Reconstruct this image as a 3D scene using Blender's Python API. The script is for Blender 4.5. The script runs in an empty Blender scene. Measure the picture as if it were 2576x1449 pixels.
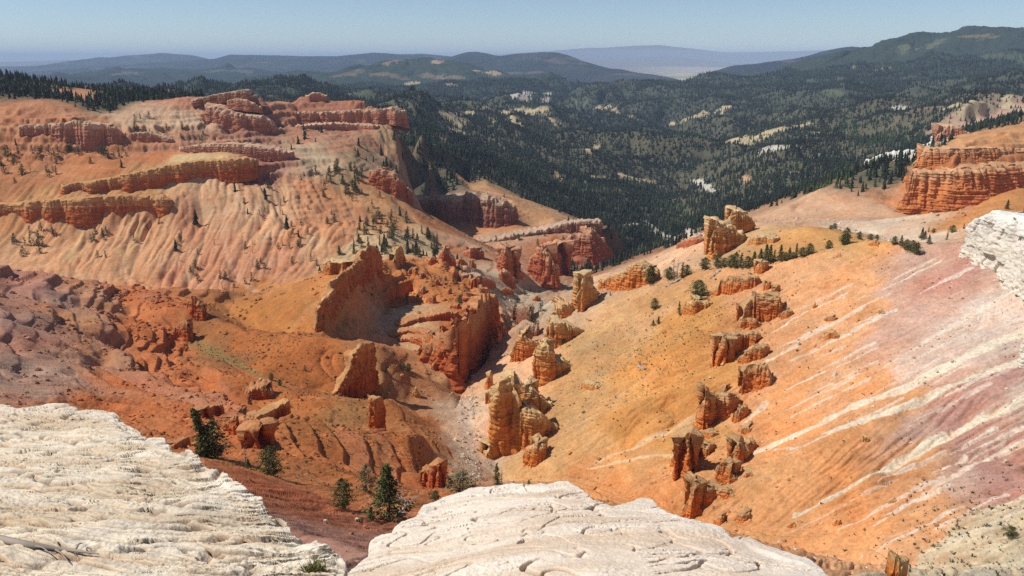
NA, NR = 1350, 1400
NFOREST = 110000
SUN = (-92, 51, 4.6); SKY = 0.10; DUST = 0.05; EXPO = 0.0; HAZE = 4.0e-5; HAZEC = (.54, .72, 1.0)
import bpy, math, random, sys, time
import numpy as np
from mathutils import Vector
from mathutils.geometry import delaunay_2d_cdt
T0 = time.time()
rng = np.random.default_rng(7)
random.seed(7)
SC = bpy.context.scene
COL = SC.collection
# ------------------------------------------------------------------ camera model
# feature points are surveyed as (u, v, t): direction of sight and distance along the optical axis, camera at the origin
FPX = 1983.0
CU, CV = 1288.0, 724.5
PITCH = math.atan((724.5 - 150.5) / FPX)
SP, CP = math.sin(PITCH), math.cos(PITCH)

def ray(u, v):
    dx = (np.asarray(u, float) - CU) / FPX
    dy = (CV - np.asarray(v, float)) / FPX
    return dx, CP + dy * SP, -SP + dy * CP

def world(u, v, t):
    a, b, c = ray(u, v)
    return np.array([a * t, b * t, c * t])

def project(x, y, z):
    w = y * CP - z * SP
    up = y * SP + z * CP
    return CU + FPX * x / w, CV - FPX * up / w, w

def PR(u, v, dz=0.0):
    """distance to the big talus slope on the right, a plane that climbs to the right"""
    a, b, c = ray(u, v)
    return (-160.0 + dz) / (c - 0.5 * a)

# ------------------------------------------------------------------ noise
_G = rng.normal(size=(256, 256, 2)).astype(np.float32)
_G /= np.linalg.norm(_G, axis=2, keepdims=True)
_G3 = rng.normal(size=(32, 32, 32, 3)).astype(np.float32)
_G3 /= np.linalg.norm(_G3, axis=3, keepdims=True)

def n2(x, y):
    x = np.asarray(x, np.float64); y = np.asarray(y, np.float64)
    xi = np.floor(x); yi = np.floor(y)
    fx = (x - xi).astype(np.float32); fy = (y - yi).astype(np.float32)
    i = xi.astype(np.int64) & 255; j = yi.astype(np.int64) & 255
    i1 = (i + 1) & 255; j1 = (j + 1) & 255
    sx = fx * fx * fx * (fx * (fx * 6 - 15) + 10); sy = fy * fy * fy * (fy * (fy * 6 - 15) + 10)
    def d(a, b, gx, gy):
        g = _G[a, b]
        return g[..., 0] * gx + g[..., 1] * gy
    a = d(i, j, fx, fy); b = d(i1, j, fx - 1, fy); c = d(i, j1, fx, fy - 1); e = d(i1, j1, fx - 1, fy - 1)
    return (a + sx * (b - a)) * (1 - sy) + (c + sx * (e - c)) * sy

def n3(x, y, z):
    x = np.asarray(x, np.float64); y = np.asarray(y, np.float64); z = np.asarray(z, np.float64)
    x, y, z = np.broadcast_arrays(x, y, z)
    xi = np.floor(x); yi = np.floor(y); zi = np.floor(z)
    fx = (x - xi).astype(np.float32); fy = (y - yi).astype(np.float32); fz = (z - zi).astype(np.float32)
    i = xi.astype(np.int64); j = yi.astype(np.int64); k = zi.astype(np.int64)
    s = lambda f: f * f * f * (f * (f * 6 - 15) + 10)
    sx, sy, sz = s(fx), s(fy), s(fz)
    out = 0
    for a in (0, 1):
        wx = sx if a else 1 - sx
        for b in (0, 1):
            wy = sy if b else 1 - sy
            for c in (0, 1):
                wz = sz if c else 1 - sz
                g = _G3[(i + a) & 31, (j + b) & 31, (k + c) & 31]
                out = out + wx * wy * wz * (g[..., 0] * (fx - a) + g[..., 1] * (fy - b) + g[..., 2] * (fz - c))
    return out

def fbm2(x, y, o=4, g=0.5):
    s = 0; a = 1.0
    for k in range(o):
        s = s + a * n2(x * 2 ** k + 17.3 * k, y * 2 ** k - 9.1 * k); a *= g
    return s

def fbm3(x, y, z, o=3, g=0.5):
    s = 0; a = 1.0
    for k in range(o):
        s = s + a * n3(x * 2 ** k + 7.3 * k, y * 2 ** k - 3.1 * k, z * 2 ** k + 1.7 * k); a *= g
    return s

def sm(e0, e1, x):
    t = np.clip((x - e0) / (e1 - e0), 0, 1)
    return t * t * (3 - 2 * t)

def lin(c):
    c = np.asarray(c, float) / 255.0
    return np.where(c <= 0.04045, c / 12.92, ((c + 0.055) / 1.055) ** 2.4)

def blur(a, s, axis):
    if s <= 0:
        return a
    r = int(3 * s + 1)
    k = np.exp(-0.5 * (np.arange(-r, r + 1) / s) ** 2); k /= k.sum()
    p = [(0, 0)] * a.ndim; p[axis] = (r, r)
    b = np.pad(a, p, mode='edge')
    out = np.zeros_like(a)
    n = a.shape[axis]
    for i, w in enumerate(k):
        sl = [slice(None)] * a.ndim; sl[axis] = slice(i, i + n)
        out += w * b[tuple(sl)]
    return out

# ------------------------------------------------------------------ object helpers
def link(o, parent=None):
    COL.objects.link(o)
    if parent is not None:
        o.parent = parent
    return o

def tag(o, label=None, cat=None, group=None, kind=None):
    if label: o['label'] = label
    if cat: o['category'] = cat
    if group: o['group'] = group
    if kind: o['kind'] = kind
    return o

def mesh_np(name, V, F, mat, col=None, smooth=True, extra=None):
    """V (n,3), F (m,k) all faces with the same number of corners"""
    me = bpy.data.meshes.new(name)
    V = np.ascontiguousarray(V, np.float32); F = np.ascontiguousarray(F, np.int32)
    me.vertices.add(len(V)); me.vertices.foreach_set('co', V.ravel())
    me.loops.add(F.size); me.loops.foreach_set('vertex_index', F.ravel())
    me.polygons.add(len(F))
    me.polygons.foreach_set('loop_start', np.arange(0, F.size, F.shape[1], dtype=np.int32))
    me.polygons.foreach_set('use_smooth', np.full(len(F), smooth, dtype=bool))
    if col is not None:
        ca = me.color_attributes.new('Col', 'FLOAT_COLOR', 'POINT')
        c4 = np.ones((len(V), 4), np.float32); c4[:, :3] = col
        ca.data.foreach_set('color', c4.ravel())
    me.update(calc_edges=True)
    if mat: me.materials.append(mat)
    return bpy.data.objects.new(name, me)

def downslope(x, y, gx, gy, w, stretch, seed=0.0, n=16, wobble=.35):
    """noise drawn out along the fall line: w = width across"""
    th = np.arctan2(gy, gx)
    f = (th / (2 * np.pi) * n) % n
    i0 = np.floor(f); u = sm(0.15, 0.85, f - i0)
    out = 0
    wob = wobble * n2(x / (w * 2.5) + seed, y / (w * 2.5))
    for i, wt in ((i0, 1 - u), ((i0 + 1) % n, u)):
        t = i * (2 * np.pi / n); c, q = np.cos(t), np.sin(t)
        across = (-q * x + c * y) / w; along = (c * x + q * y) / (w * stretch)
        out = out + wt * n2(across + wob + i * 13.7 + seed, along + i * 5.1 - seed)
    return out

# ------------------------------------------------------------------ terrain patches from surveyed break lines
class Patch:
    def __init__(s, lines, a0, a1, d0, d1, nf_a=760, nf_l=2300, sa=2.0, sl=5.0):
        s.a0, s.a1, s.L0, s.L1 = math.radians(a0), math.radians(a1), math.log(d0), math.log(d1)
        P = []; E = []
        for ln in lines:
            k0 = len(P)
            for p in ln:
                w = p[1] if p[0] == 'w' else world(*p)
                P.append((math.atan2(w[0], w[1]), math.log(max(1e-3, math.hypot(w[0], w[1]))), w[2]))
            E += [(i, i + 1) for i in range(k0, len(P) - 1)]
        P = np.array(P)
        vs, es, fs, ov, oe, of = delaunay_2d_cdt([Vector((p[0], p[1])) for p in P], E, [], 0, 1e-6)
        zz = np.zeros(len(vs)); xy = np.array([(v.x, v.y) for v in vs])
        for i, o in enumerate(ov):
            if len(o): zz[i] = np.mean([P[k][2] for k in o])
            else:
                best = None
                for (a, b) in E:
                    pa, pb = P[a], P[b]; d = pb[:2] - pa[:2]; q = xy[i] - pa[:2]
                    tt = np.clip(q @ d / (d @ d + 1e-12), 0, 1); r = np.linalg.norm(q - tt * d)
                    if best is None or r < best[0]: best = (r, pa[2] + tt * (pb[2] - pa[2]))
                zz[i] = best[1]
        A = np.linspace(s.a0, s.a1, nf_a); L = np.linspace(s.L0, s.L1, nf_l)
        Z = np.full((nf_a, nf_l), np.nan)
        for f in fs:
            for k in range(1, len(f) - 1):
                tri = [f[0], f[k], f[k + 1]]
                p = xy[tri]; z = zz[tri]
                i0 = max(0, int(np.searchsorted(A, p[:, 0].min()))); i1 = min(nf_a, int(np.searchsorted(A, p[:, 0].max())) + 1)
                j0 = max(0, int(np.searchsorted(L, p[:, 1].min()))); j1 = min(nf_l, int(np.searchsorted(L, p[:, 1].max())) + 1)
                if i1 <= i0 or j1 <= j0: continue
                aa, ll = np.meshgrid(A[i0:i1], L[j0:j1], indexing='ij')
                det = (p[1, 1] - p[2, 1]) * (p[0, 0] - p[2, 0]) + (p[2, 0] - p[1, 0]) * (p[0, 1] - p[2, 1])
                if abs(det) < 1e-14: continue
                w0 = ((p[1, 1] - p[2, 1]) * (aa - p[2, 0]) + (p[2, 0] - p[1, 0]) * (ll - p[2, 1])) / det
                w1 = ((p[2, 1] - p[0, 1]) * (aa - p[2, 0]) + (p[0, 0] - p[2, 0]) * (ll - p[2, 1])) / det
                w2 = 1 - w0 - w1
                m = (w0 >= -1e-7) & (w1 >= -1e-7) & (w2 >= -1e-7)
                sub = Z[i0:i1, j0:j1]
                sub[m] = (w0 * z[0] + w1 * z[1] + w2 * z[2])[m]
        # fill what the survey leaves open
        for i in range(nf_a):
            ok = ~np.isnan(Z[i])
            if ok.any(): Z[i] = np.interp(L, L[ok], Z[i][ok])
        bad = np.isnan(Z[:, 0])
        if bad.any():
            good = np.where(~bad)[0]
            for i in np.where(bad)[0]: Z[i] = Z[good[np.argmin(abs(good - i))]]
        Z = blur(blur(Z, sa, 0), sl, 1)
        s.A, s.L, s.Z = A, L, Z
        s.provisional()

    def provisional(s):
        s.ag = s.A; s.Lg = np.broadcast_to(s.L[None], s.Z.shape); s.zg = s.Z

    def fine(s):
        """x, y, distance and smoothed slope field on the survey grid"""
        D = np.exp(s.L)[None, :]; dl = s.L[1] - s.L[0]
        X = D * np.sin(s.A)[:, None]; Y = D * np.cos(s.A)[:, None]
        Zs = blur(blur(s.Z, 7, 0), 14, 1)
        gl = np.gradient(Zs, dl, axis=1) / D; ga = np.gradient(Zs, s.A[1] - s.A[0], axis=0) / D
        sa, ca = np.sin(s.A)[:, None], np.cos(s.A)[:, None]
        return X, Y, D + 0 * X, gl * sa + ga * ca, gl * ca - ga * sa

    def at(s, a, l):
        """bilinear height of the bare survey"""
        fi = np.clip((a - s.A[0]) / (s.A[1] - s.A[0]), 0, len(s.A) - 1.001); fj = np.clip((l - s.L[0]) / (s.L[1] - s.L[0]), 0, len(s.L) - 1.001)
        i = fi.astype(int); j = fj.astype(int); u = fi - i; v = fj - j
        Z = s.Z
        return (Z[i, j] * (1 - u) + Z[i + 1, j] * u) * (1 - v) + (Z[i, j + 1] * (1 - u) + Z[i + 1, j + 1] * u) * v

    def rows(s, na, nr, base=0.05, hid=0.12, sb=(14, 10)):
        D = np.exp(s.L)[None, :]
        phi = np.arctan(s.Z / D)
        dl = s.L[1] - s.L[0]
        dphi = np.diff(phi, axis=1, prepend=phi[:, :1])
        cm = np.maximum.accumulate(phi, axis=1)
        vis = phi >= cm - 0.002
        den = np.where(vis, abs(dphi), hid * abs(dphi)) + base * dl * 0.3
        den = blur(blur(den, sb[0], 0), sb[1], 1)
        c = np.cumsum(den, axis=1); c = (c - c[:, :1]) / (c[:, -1:] - c[:, :1])
        q = np.linspace(0, 1, nr)
        Lr = np.array([np.interp(q, c[i], s.L) for i in range(len(s.A))])
        a = np.linspace(s.a0, s.a1, na)
        fi = np.clip((a - s.A[0]) / (s.A[1] - s.A[0]), 0, len(s.A) - 1.001); i = fi.astype(int); u = (fi - i)[:, None]
        s.Lg = Lr[i] * (1 - u) + Lr[i + 1] * u
        s.Ag = np.repeat(a[:, None], nr, 1)
        s.ag = a
        s.zg = s.at(s.Ag, s.Lg)
        Dg = np.exp(s.Lg)
        s.xg = Dg * np.sin(s.Ag); s.yg = Dg * np.cos(s.Ag); s.Dg = Dg
        # slope field of a smoothed survey
        Zs = blur(blur(s.Z, 8, 0), 16, 1)
        gl = np.gradient(Zs, dl, axis=1) / D
        ga = np.gradient(Zs, s.A[1] - s.A[0], axis=0) / D
        keep = s.Z
        s.Z = gl; gl = s.at(s.Ag, s.Lg); s.Z = ga; ga = s.at(s.Ag, s.Lg); s.Z = keep
        s.gx = gl * np.sin(s.Ag) + ga * np.cos(s.Ag); s.gy = gl * np.cos(s.Ag) - ga * np.sin(s.Ag)
        s.slope = np.hypot(s.gx, s.gy)

    def downslope(s, w, stretch, seed=0.0, n=16):
        return downslope(s.xg, s.yg, s.gx, s.gy, w, stretch, seed, n)

    def faces(s, i0=0, i1=None, j0=0, j1=None):
        na, nr = s.zg.shape
        i1 = i1 or na; j1 = j1 or nr
        idx = np.arange(na * nr).reshape(na, nr)[i0:i1, j0:j1]
        q = np.stack([idx[:-1, :-1], idx[1:, :-1], idx[1:, 1:], idx[:-1, 1:]], -1).reshape(-1, 4)
        return q

    def height(s, x, y):
        """height of the finished ground at x, y (arrays)"""
        x = np.atleast_1d(np.asarray(x, float)); y = np.atleast_1d(np.asarray(y, float))
        a = np.arctan2(x, y); l = np.log(np.hypot(x, y))
        na = len(s.ag)
        fi = np.clip((a - s.a0) / (s.a1 - s.a0) * (na - 1), 0, na - 1.001); i = fi.astype(int); u = fi - i
        out = np.empty(len(x))
        for k in range(len(x)):
            z0 = np.interp(l[k], s.Lg[i[k]], s.zg[i[k]]); z1 = np.interp(l[k], s.Lg[i[k] + 1], s.zg[i[k] + 1])
            out[k] = z0 * (1 - u[k]) + z1 * u[k]
        return out

    def hit(s, u, v, skip=0.0):
        """first ground point met along a line of sight"""
        a, b, c = ray(u, v)
        az = math.atan2(a, b); tan = c / math.hypot(a, b)
        na = len(s.ag)
        i = int(np.clip(round((az - s.a0) / (s.a1 - s.a0) * (na - 1)), 0, na - 1))
        D = np.exp(s.Lg[i]); e = s.zg[i] / D - tan
        k = np.where((e >= 0) & (D > skip))[0]
        if len(k) == 0: k = [int(np.argmax(np.where(D > skip, e, -9)))]
        k = k[0]
        if k > 0 and e[k - 1] < 0 and e[k] > 0:
            f = -e[k - 1] / (e[k] - e[k - 1]); d = D[k - 1] + f * (D[k] - D[k - 1])
        else: d = D[k]
        return np.array([d * math.sin(az), d * math.cos(az), d * tan])
# ------------------------------------------------------------------ materials
MAT = {}
def new_mat(name):
    m = bpy.data.materials.new(name); m.use_nodes = True
    nt = m.node_tree; b = nt.nodes['Principled BSDF']
    return m, nt, b
def nd(nt, kind, **kw):
    n = nt.nodes.new(kind)
    for k, v in kw.items():
        if k.startswith('i_'):
            n.inputs[k[2:].replace('_', ' ')].default_value = v
        else: setattr(n, k, v)
    return n
def earth(name, scales, bump, var=.25, rough=.95, attr='Col'):
    """soil or rock: surveyed colour broken up by grains and blotches, with matching grain relief"""
    m, nt, b = new_mat(name); L = nt.links
    at = nd(nt, 'ShaderNodeAttribute', attribute_name=attr)
    geo = nd(nt, 'ShaderNodeNewGeometry')
    last = at.outputs['Color']; h = None
    for s, w in scales:
        no = nd(nt, 'ShaderNodeTexNoise'); no.inputs['Scale'].default_value = s; no.inputs['Detail'].default_value = 5; no.inputs['Roughness'].default_value = .65
        L.new(geo.outputs['Position'], no.inputs['Vector'])
        mr = nd(nt, 'ShaderNodeMapRange'); mr.inputs[1].default_value = .3; mr.inputs[2].default_value = .7
        mr.inputs[3].default_value = 1 - var * w; mr.inputs[4].default_value = 1 + var * w
        L.new(no.outputs['Fac'], mr.inputs[0])
        mx = nd(nt, 'ShaderNodeVectorMath', operation='SCALE'); L.new(last, mx.inputs[0]); L.new(mr.outputs[0], mx.inputs['Scale']); last = mx.outputs[0]
        if h is None: h = no.outputs['Fac']; hs = s
    L.new(last, b.inputs['Base Color'])
    bp = nd(nt, 'ShaderNodeBump'); bp.inputs['Strength'].default_value = bump[0]; bp.inputs['Distance'].default_value = bump[1]
    L.new(h, bp.inputs['Height']); L.new(bp.outputs[0], b.inputs['Normal'])
    b.inputs['Roughness'].default_value = rough; b.inputs['Specular IOR Level'].default_value = .15
    MAT[name] = m
    return m
earth('ground', ((1.1, .9), (.25, .6), (.03, .5)), (.55, .5))
earth('limestone', ((22.0, .35), (4.0, .4), (.8, .4)), (.5, .03), .22, .9)
earth('rock', ((1.6, .8), (.35, .7)), (.7, .5), .3)
earth('woods', ((.055, 2.2), (.012, .9)), (1.0, 14.0), .4)
def plain(name, attr=True, col=(.1, .1, .1), rough=.8):
    m, nt, b = new_mat(name)
    if attr:
        at = nd(nt, 'ShaderNodeAttribute', attribute_name='Col'); nt.links.new(at.outputs['Color'], b.inputs['Base Color'])
    else: b.inputs['Base Color'].default_value = (*col, 1)
    b.inputs['Roughness'].default_value = rough; b.inputs['Specular IOR Level'].default_value = .2
    MAT[name] = m
plain('needles'); plain('bark', rough=.9)
# ------------------------------------------------------------------ survey of the canyon
def azp(az, d, z):
    a = math.radians(az)
    return ('w', (d * math.sin(a), d * math.cos(a), z))

def pr(u, v, dz=0.0):
    return (u, v, PR(u, v, dz))

LN = []
LN.append([azp(a, 15, -26) for a in range(-50, 51, 10)])
LN.append([azp(a, 45, -36) for a in range(-50, -4, 9)])
# left rim slope in front of the pines
LN += [[(-600, 1000, 190), (-300, 1130, 150), (0, 1150, 150), (200, 1150, 148), (380, 1150, 146), (515, 1152, 140), (600, 1185, 145), (690, 1205, 150), (760, 1225, 155), (860, 1272, 142), (975, 1300, 130), (1040, 1270, 150), (1100, 1250, 170)],
       [(560, 1260, 95), (700, 1310, 92), (800, 1345, 88), (880, 1370, 85), (930, 1395, 78), (1000, 1420, 90)],
       [(620, 1420, 50), (800, 1430, 48), (900, 1445, 47)]]
# great talus slope on the right
for vs in ([(1250, 1210), (1430, 1212), (1600, 1262), (1750, 1310), (1850, 1335), (2000, 1395), (2150, 1430), (2300, 1449), (2576, 1449), (3000, 1449), (3300, 1449)],
           [(1240, 1130), (1450, 1130), (1700, 1150), (1900, 1170), (2100, 1180), (2300, 1190), (2576, 1190), (3000, 1190), (3300, 1190)],
           [(1220, 1020), (1450, 1010), (1700, 1000), (1900, 1000), (2100, 990), (2300, 980), (2576, 960), (3000, 940), (3300, 940)],
           [(1270, 920), (1430, 900), (1600, 880), (1800, 850), (2000, 830), (2200, 810), (2400, 800), (2576, 800), (3000, 790), (3300, 790)],
           [(1400, 850), (1480, 800), (1600, 770), (1750, 740), (1900, 720), (2100, 700), (2300, 690), (2450, 690), (2576, 700), (3000, 690), (3300, 690)]):
    LN.append([pr(u, v) for u, v in vs])
# swells and hollows across the slope, running with the fall line
def swell(u0, v0, u1, v1, dz):
    LN.append([pr(u0 + (u1 - u0) * k / 3, v0 + (v1 - v0) * k / 3, dz * (0.5 + 0.5 * math.sin(math.pi * k / 3))) for k in range(4)])
swell(1560, 955, 1940, 745, 4.0); swell(1500, 905, 1640, 835, -3.0); swell(1620, 1005, 2060, 770, -3.5)
swell(1500, 1100, 1760, 935, 3.0); swell(1480, 1185, 2030, 1020, -2.5); swell(1640, 1230, 2200, 1100, 3.5)
swell(1980, 1150, 2500, 880, 3.0); swell(2030, 1290, 2560, 1040, -3.0); swell(2160, 1400, 2560, 1230, 3.0)
CREST = [pr(1468, 703), pr(1530, 714), pr(1600, 704), pr(1700, 690), pr(1800, 672), pr(1900, 660), pr(2000, 640), pr(2100, 624), pr(2180, 606), pr(2240, 609), pr(2300, 632), pr(2400, 622), pr(2440, 612), pr(2576, 640), pr(3000, 600), pr(3300, 590)]
LN.append(CREST)
LN.append([(1490, 690, 590), (1560, 700, 560), (1640, 692, 540), (1740, 680, 520), (1820, 668, 480), (1900, 660, 455), (2000, 642, 445), (2100, 640, 430), (2200, 625, 410), (2300, 640, 400), (2400, 630, 380), (2480, 600, 390)])
# shoulder with the yellow castle and the dome behind that crest
LN.append([(1640, 672, 600), (1720, 630, 590), (1785, 600, 560), (1850, 590, 540), (1950, 575, 520), (2040, 568, 505), (2110, 590, 480), (2180, 615, 450), (2260, 615, 470), (2360, 590, 470), (2430, 560, 480), (2500, 520, 520)])
LN.append([(1560, 700, 640), (1640, 662, 680), (1700, 620, 700), (1790, 572, 660), (1880, 555, 640), (2000, 550, 600), (2100, 565, 580), (2200, 590, 540)])
LN.append([(1920, 548, 760), (1960, 528, 770), (2060, 515, 760), (2150, 508, 760), (2230, 514, 720), (2260, 545, 690), (2340, 560, 640), (2420, 540, 620), (2520, 520, 600), (2576, 470, 640), (3000, 430, 640)])
# orange butte at the right edge
LN.append([(2245, 500, 755), (2265, 520, 718), (2350, 545, 690), (2440, 520, 680), (2500, 505, 690), (2576, 500, 700), (3000, 480, 700)])
LN.append([(2262, 480, 768), (2300, 395, 745), (2380, 360, 740), (2450, 345, 745), (2576, 322, 760), (3000, 300, 760)])
LN.append([(2250, 450, 980), (2290, 390, 900), (2360, 352, 880), (2450, 330, 880), (2576, 300, 900), (3000, 280, 900)])
LN.append([(2180, 440, 1330), (2260, 410, 1200), (2330, 372, 1100), (2400, 355, 1080), (2480, 320, 1100), (2576, 290, 1150), (3000, 270, 1150)])
# creek
CREEK = [(1215, 1215, 300), (1186, 1150, 330), (1178, 1060, 365), (1166, 1020, 395), (1150, 992, 427), (1210, 950, 470), (1290, 880, 540), (1350, 830, 620), (1402, 770, 720), (1440, 712, 850), (1462, 690, 950), (1530, 680, 1060), (1590, 640, 1220), (1640, 600, 1420), (1700, 540, 1780), (1690, 480, 2200)]
LN.append(CREEK)
# spurs below the fins
LN += [[(1080, 1230, 245), (1130, 1215, 270)], [(1030, 1180, 255), (1110, 1160, 300)],
       [(560, 1100, 215), (660, 1075, 235), (780, 1036, 270), (830, 1060, 272), (908, 1087, 270), (945, 1077, 282), (985, 1077, 292), (1030, 1088, 290), (1066, 1087, 295)],
       [(700, 1050, 290), (800, 1072, 296), (900, 1098, 292), (960, 1090, 302), (1050, 1100, 308)],
       [(640, 955, 340), (733, 981, 330), (807, 991, 330), (860, 997, 332), (908, 1000, 334), (940, 999, 338), (974, 1001, 340)],
       [(830, 990, 352), (900, 1006, 352), (985, 1008, 352), (1060, 1050, 350), (1120, 1080, 345)],
       [(500, 765, 440), (560, 812, 420), (640, 838, 408), (733, 838, 405), (800, 843, 400), (866, 853, 398), (898, 854, 398), (930, 862, 398), (957, 863, 400)],
       [(560, 770, 520), (640, 838, 470), (740, 850, 440), (840, 858, 428), (930, 872, 424)],
       [(857, 996, 360), (920, 1001, 362), (968, 982, 372), (1030, 1000, 380)],
       [(640, 733, 560), (720, 765, 480), (790, 834, 432), (812, 776, 436), (845, 718, 466), (862, 698, 482), (885, 682, 500), (910, 660, 530), (945, 650, 566), (965, 655, 586)],
       [(806, 845, 426), (822, 844, 428), (845, 809, 448), (868, 794, 464), (908, 738, 508), (940, 722, 546), (970, 712, 580)],
       [(900, 850, 446), (950, 800, 510), (1000, 750, 585)],
       [(960, 930, 425), (1030, 930, 405), (1100, 965, 418)], [(1000, 860, 480), (1070, 900, 450), (1130, 950, 430)]]
# rock spur in the middle
LN += [[(985, 648, 660), (1020, 655, 650), (1050, 690, 610), (1090, 760, 550), (1120, 800, 515), (1150, 850, 488)],
       [(1130, 650, 700), (1180, 690, 650), (1210, 720, 590), (1243, 752, 548)],
       [(1245, 800, 520), (1235, 870, 480), (1200, 930, 452)],
       [(1270, 700, 760), (1300, 740, 760), (1310, 790, 690), (1300, 840, 610)],
       [(1240, 640, 830), (1300, 660, 840), (1360, 690, 835), (1400, 720, 825)]]
# red slope on the left
LN += [[(-700, 655, 400), (-300, 655, 410), (0, 657, 420), (60, 668, 430), (200, 692, 445), (330, 712, 462), (450, 745, 480), (505, 758, 490)],
       [(-600, 740, 380), (0, 735, 385), (200, 770, 400), (380, 800, 420)],
       [(-700, 790, 320), (0, 800, 328), (130, 845, 335), (250, 866, 338), (330, 885, 340)],
       [(-600, 850, 310), (0, 850, 312), (150, 900, 318), (330, 925, 325), (480, 900, 390)],
       [(420, 830, 405), (490, 850, 408), (560, 905, 385), (640, 945, 355)],
       [(-600, 950, 250), (0, 950, 255), (250, 980, 265), (420, 985, 285), (560, 990, 305), (650, 1010, 315)],
       [(-500, 1010, 215), (0, 1040, 205), (250, 1050, 215), (450, 1060, 225), (600, 1060, 248)],
       [(560, 1150, 185), (650, 1140, 195), (720, 1120, 222), (850, 1150, 240), (980, 1170, 255)]]
# far side of the amphitheatre
def AM(t): return t if t < 730 else 730 + (t - 730) * .5
AMPH = [[(-700, 690, 760), (0, 690, 750), (200, 712, 742), (430, 756, 722), (560, 764, 720), (640, 742, 742), (800, 705, 760), (900, 668, 780), (960, 640, 800), (1110, 650, 800)],
       [(-700, 592, 880), (0, 592, 875), (150, 600, 862), (350, 600, 862), (560, 620, 842), (760, 600, 862), (900, 570, 905), (1000, 560, 945), (1085, 580, 950)],
       [(-700, 550, 905), (-100, 548, 905), (100, 560, 890), (200, 546, 896), (300, 543, 900), (430, 541, 906), (600, 522, 935)],
       [(-700, 518, 911), (-100, 520, 911), (100, 518, 906), (200, 506, 905), (300, 501, 909), (430, 502, 915)],
       [(-700, 475, 945), (-100, 478, 945), (100, 484, 940), (200, 486, 938), (430, 488, 935)],
       [(150, 490, 945), (300, 481, 955), (450, 463, 985), (560, 441, 1010), (648, 430, 1030)],
       [(165, 462, 955), (300, 446, 965), (450, 417, 992), (560, 404, 1017), (648, 401, 1036)],
       [(-700, 420, 1030), (0, 425, 1030), (200, 425, 1010), (430, 393, 1050), (560, 387, 1065), (650, 388, 1070)],
       [(700, 438, 1060), (800, 430, 1085), (900, 428, 1110), (960, 440, 1120), (1020, 500, 1085), (1060, 560, 1015), (1100, 600, 965), (1112, 628, 930)],
       [(700, 510, 970), (850, 500, 1010), (940, 490, 1050)],
       [(-700, 370, 1085), (0, 372, 1085), (200, 372, 1095), (310, 380, 1105), (430, 385, 1115)],
       [(-700, 318, 1110), (0, 318, 1110), (200, 318, 1116), (300, 332, 1122), (420, 352, 1140), (520, 372, 1150)],
       [(-700, 258, 1260), (0, 256, 1260), (100, 249, 1262), (160, 262, 1250), (250, 292, 1230), (300, 285, 1240)],
       [(420, 300, 1230), (500, 318, 1210), (540, 345, 1180), (620, 388, 1110), (725, 392, 1120)],
       [(280, 272, 1300), (400, 256, 1330), (470, 242, 1350), (540, 236, 1345), (600, 230, 1330), (625, 230, 1322), (645, 252, 1345), (700, 246, 1420), (790, 240, 1480), (900, 236, 1500), (960, 242, 1480), (992, 264, 1450)],
       [(530, 300, 1290), (620, 300, 1290), (700, 330, 1290), (740, 305, 1390), (850, 295, 1450), (990, 300, 1440)],
       [(740, 395, 1150), (780, 350, 1260), (880, 345, 1340), (1000, 345, 1390)],
       [(-700, 190, 1760), (-100, 190, 1750), (0, 192, 1750), (150, 216, 1720), (300, 233, 1700), (420, 241, 1680), (520, 243, 1640), (640, 262, 1560)],
       [(-700, 235, 1450), (0, 232, 1450), (150, 246, 1430), (280, 262, 1420)]]
LN += [[(u, v, AM(t)) for u, v, t in l] for l in AMPH]
# ridge in the middle distance
LN += [[(940, 440, 1240), (1000, 520, 1190), (1060, 545, 1170), (1180, 552, 1145), (1300, 557, 1130), (1340, 570, 1140)],
       [(1000, 470, 1290), (1030, 488, 1256), (1100, 482, 1240), (1180, 478, 1222), (1240, 490, 1204), (1290, 508, 1184)],
       [(1020, 480, 1330), (1100, 470, 1340), (1180, 466, 1330), (1230, 474, 1330), (1300, 495, 1300), (1390, 545, 1190)],
       [(1100, 606, 1090), (1200, 584, 1105), (1300, 572, 1105), (1400, 562, 1110), (1500, 556, 1100), (1545, 566, 1090)],
       [(1120, 622, 1062), (1180, 612, 1058), (1300, 588, 1062), (1420, 576, 1068), (1500, 570, 1066), (1542, 578, 1072)],
       [(1120, 638, 1040), (1200, 640, 1020), (1300, 645, 1000), (1420, 668, 990), (1480, 665, 1010), (1548, 662, 1040)],
       [(1420, 555, 1200), (1500, 570, 1190), (1565, 600, 1180), (1600, 600, 1300)]]
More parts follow.
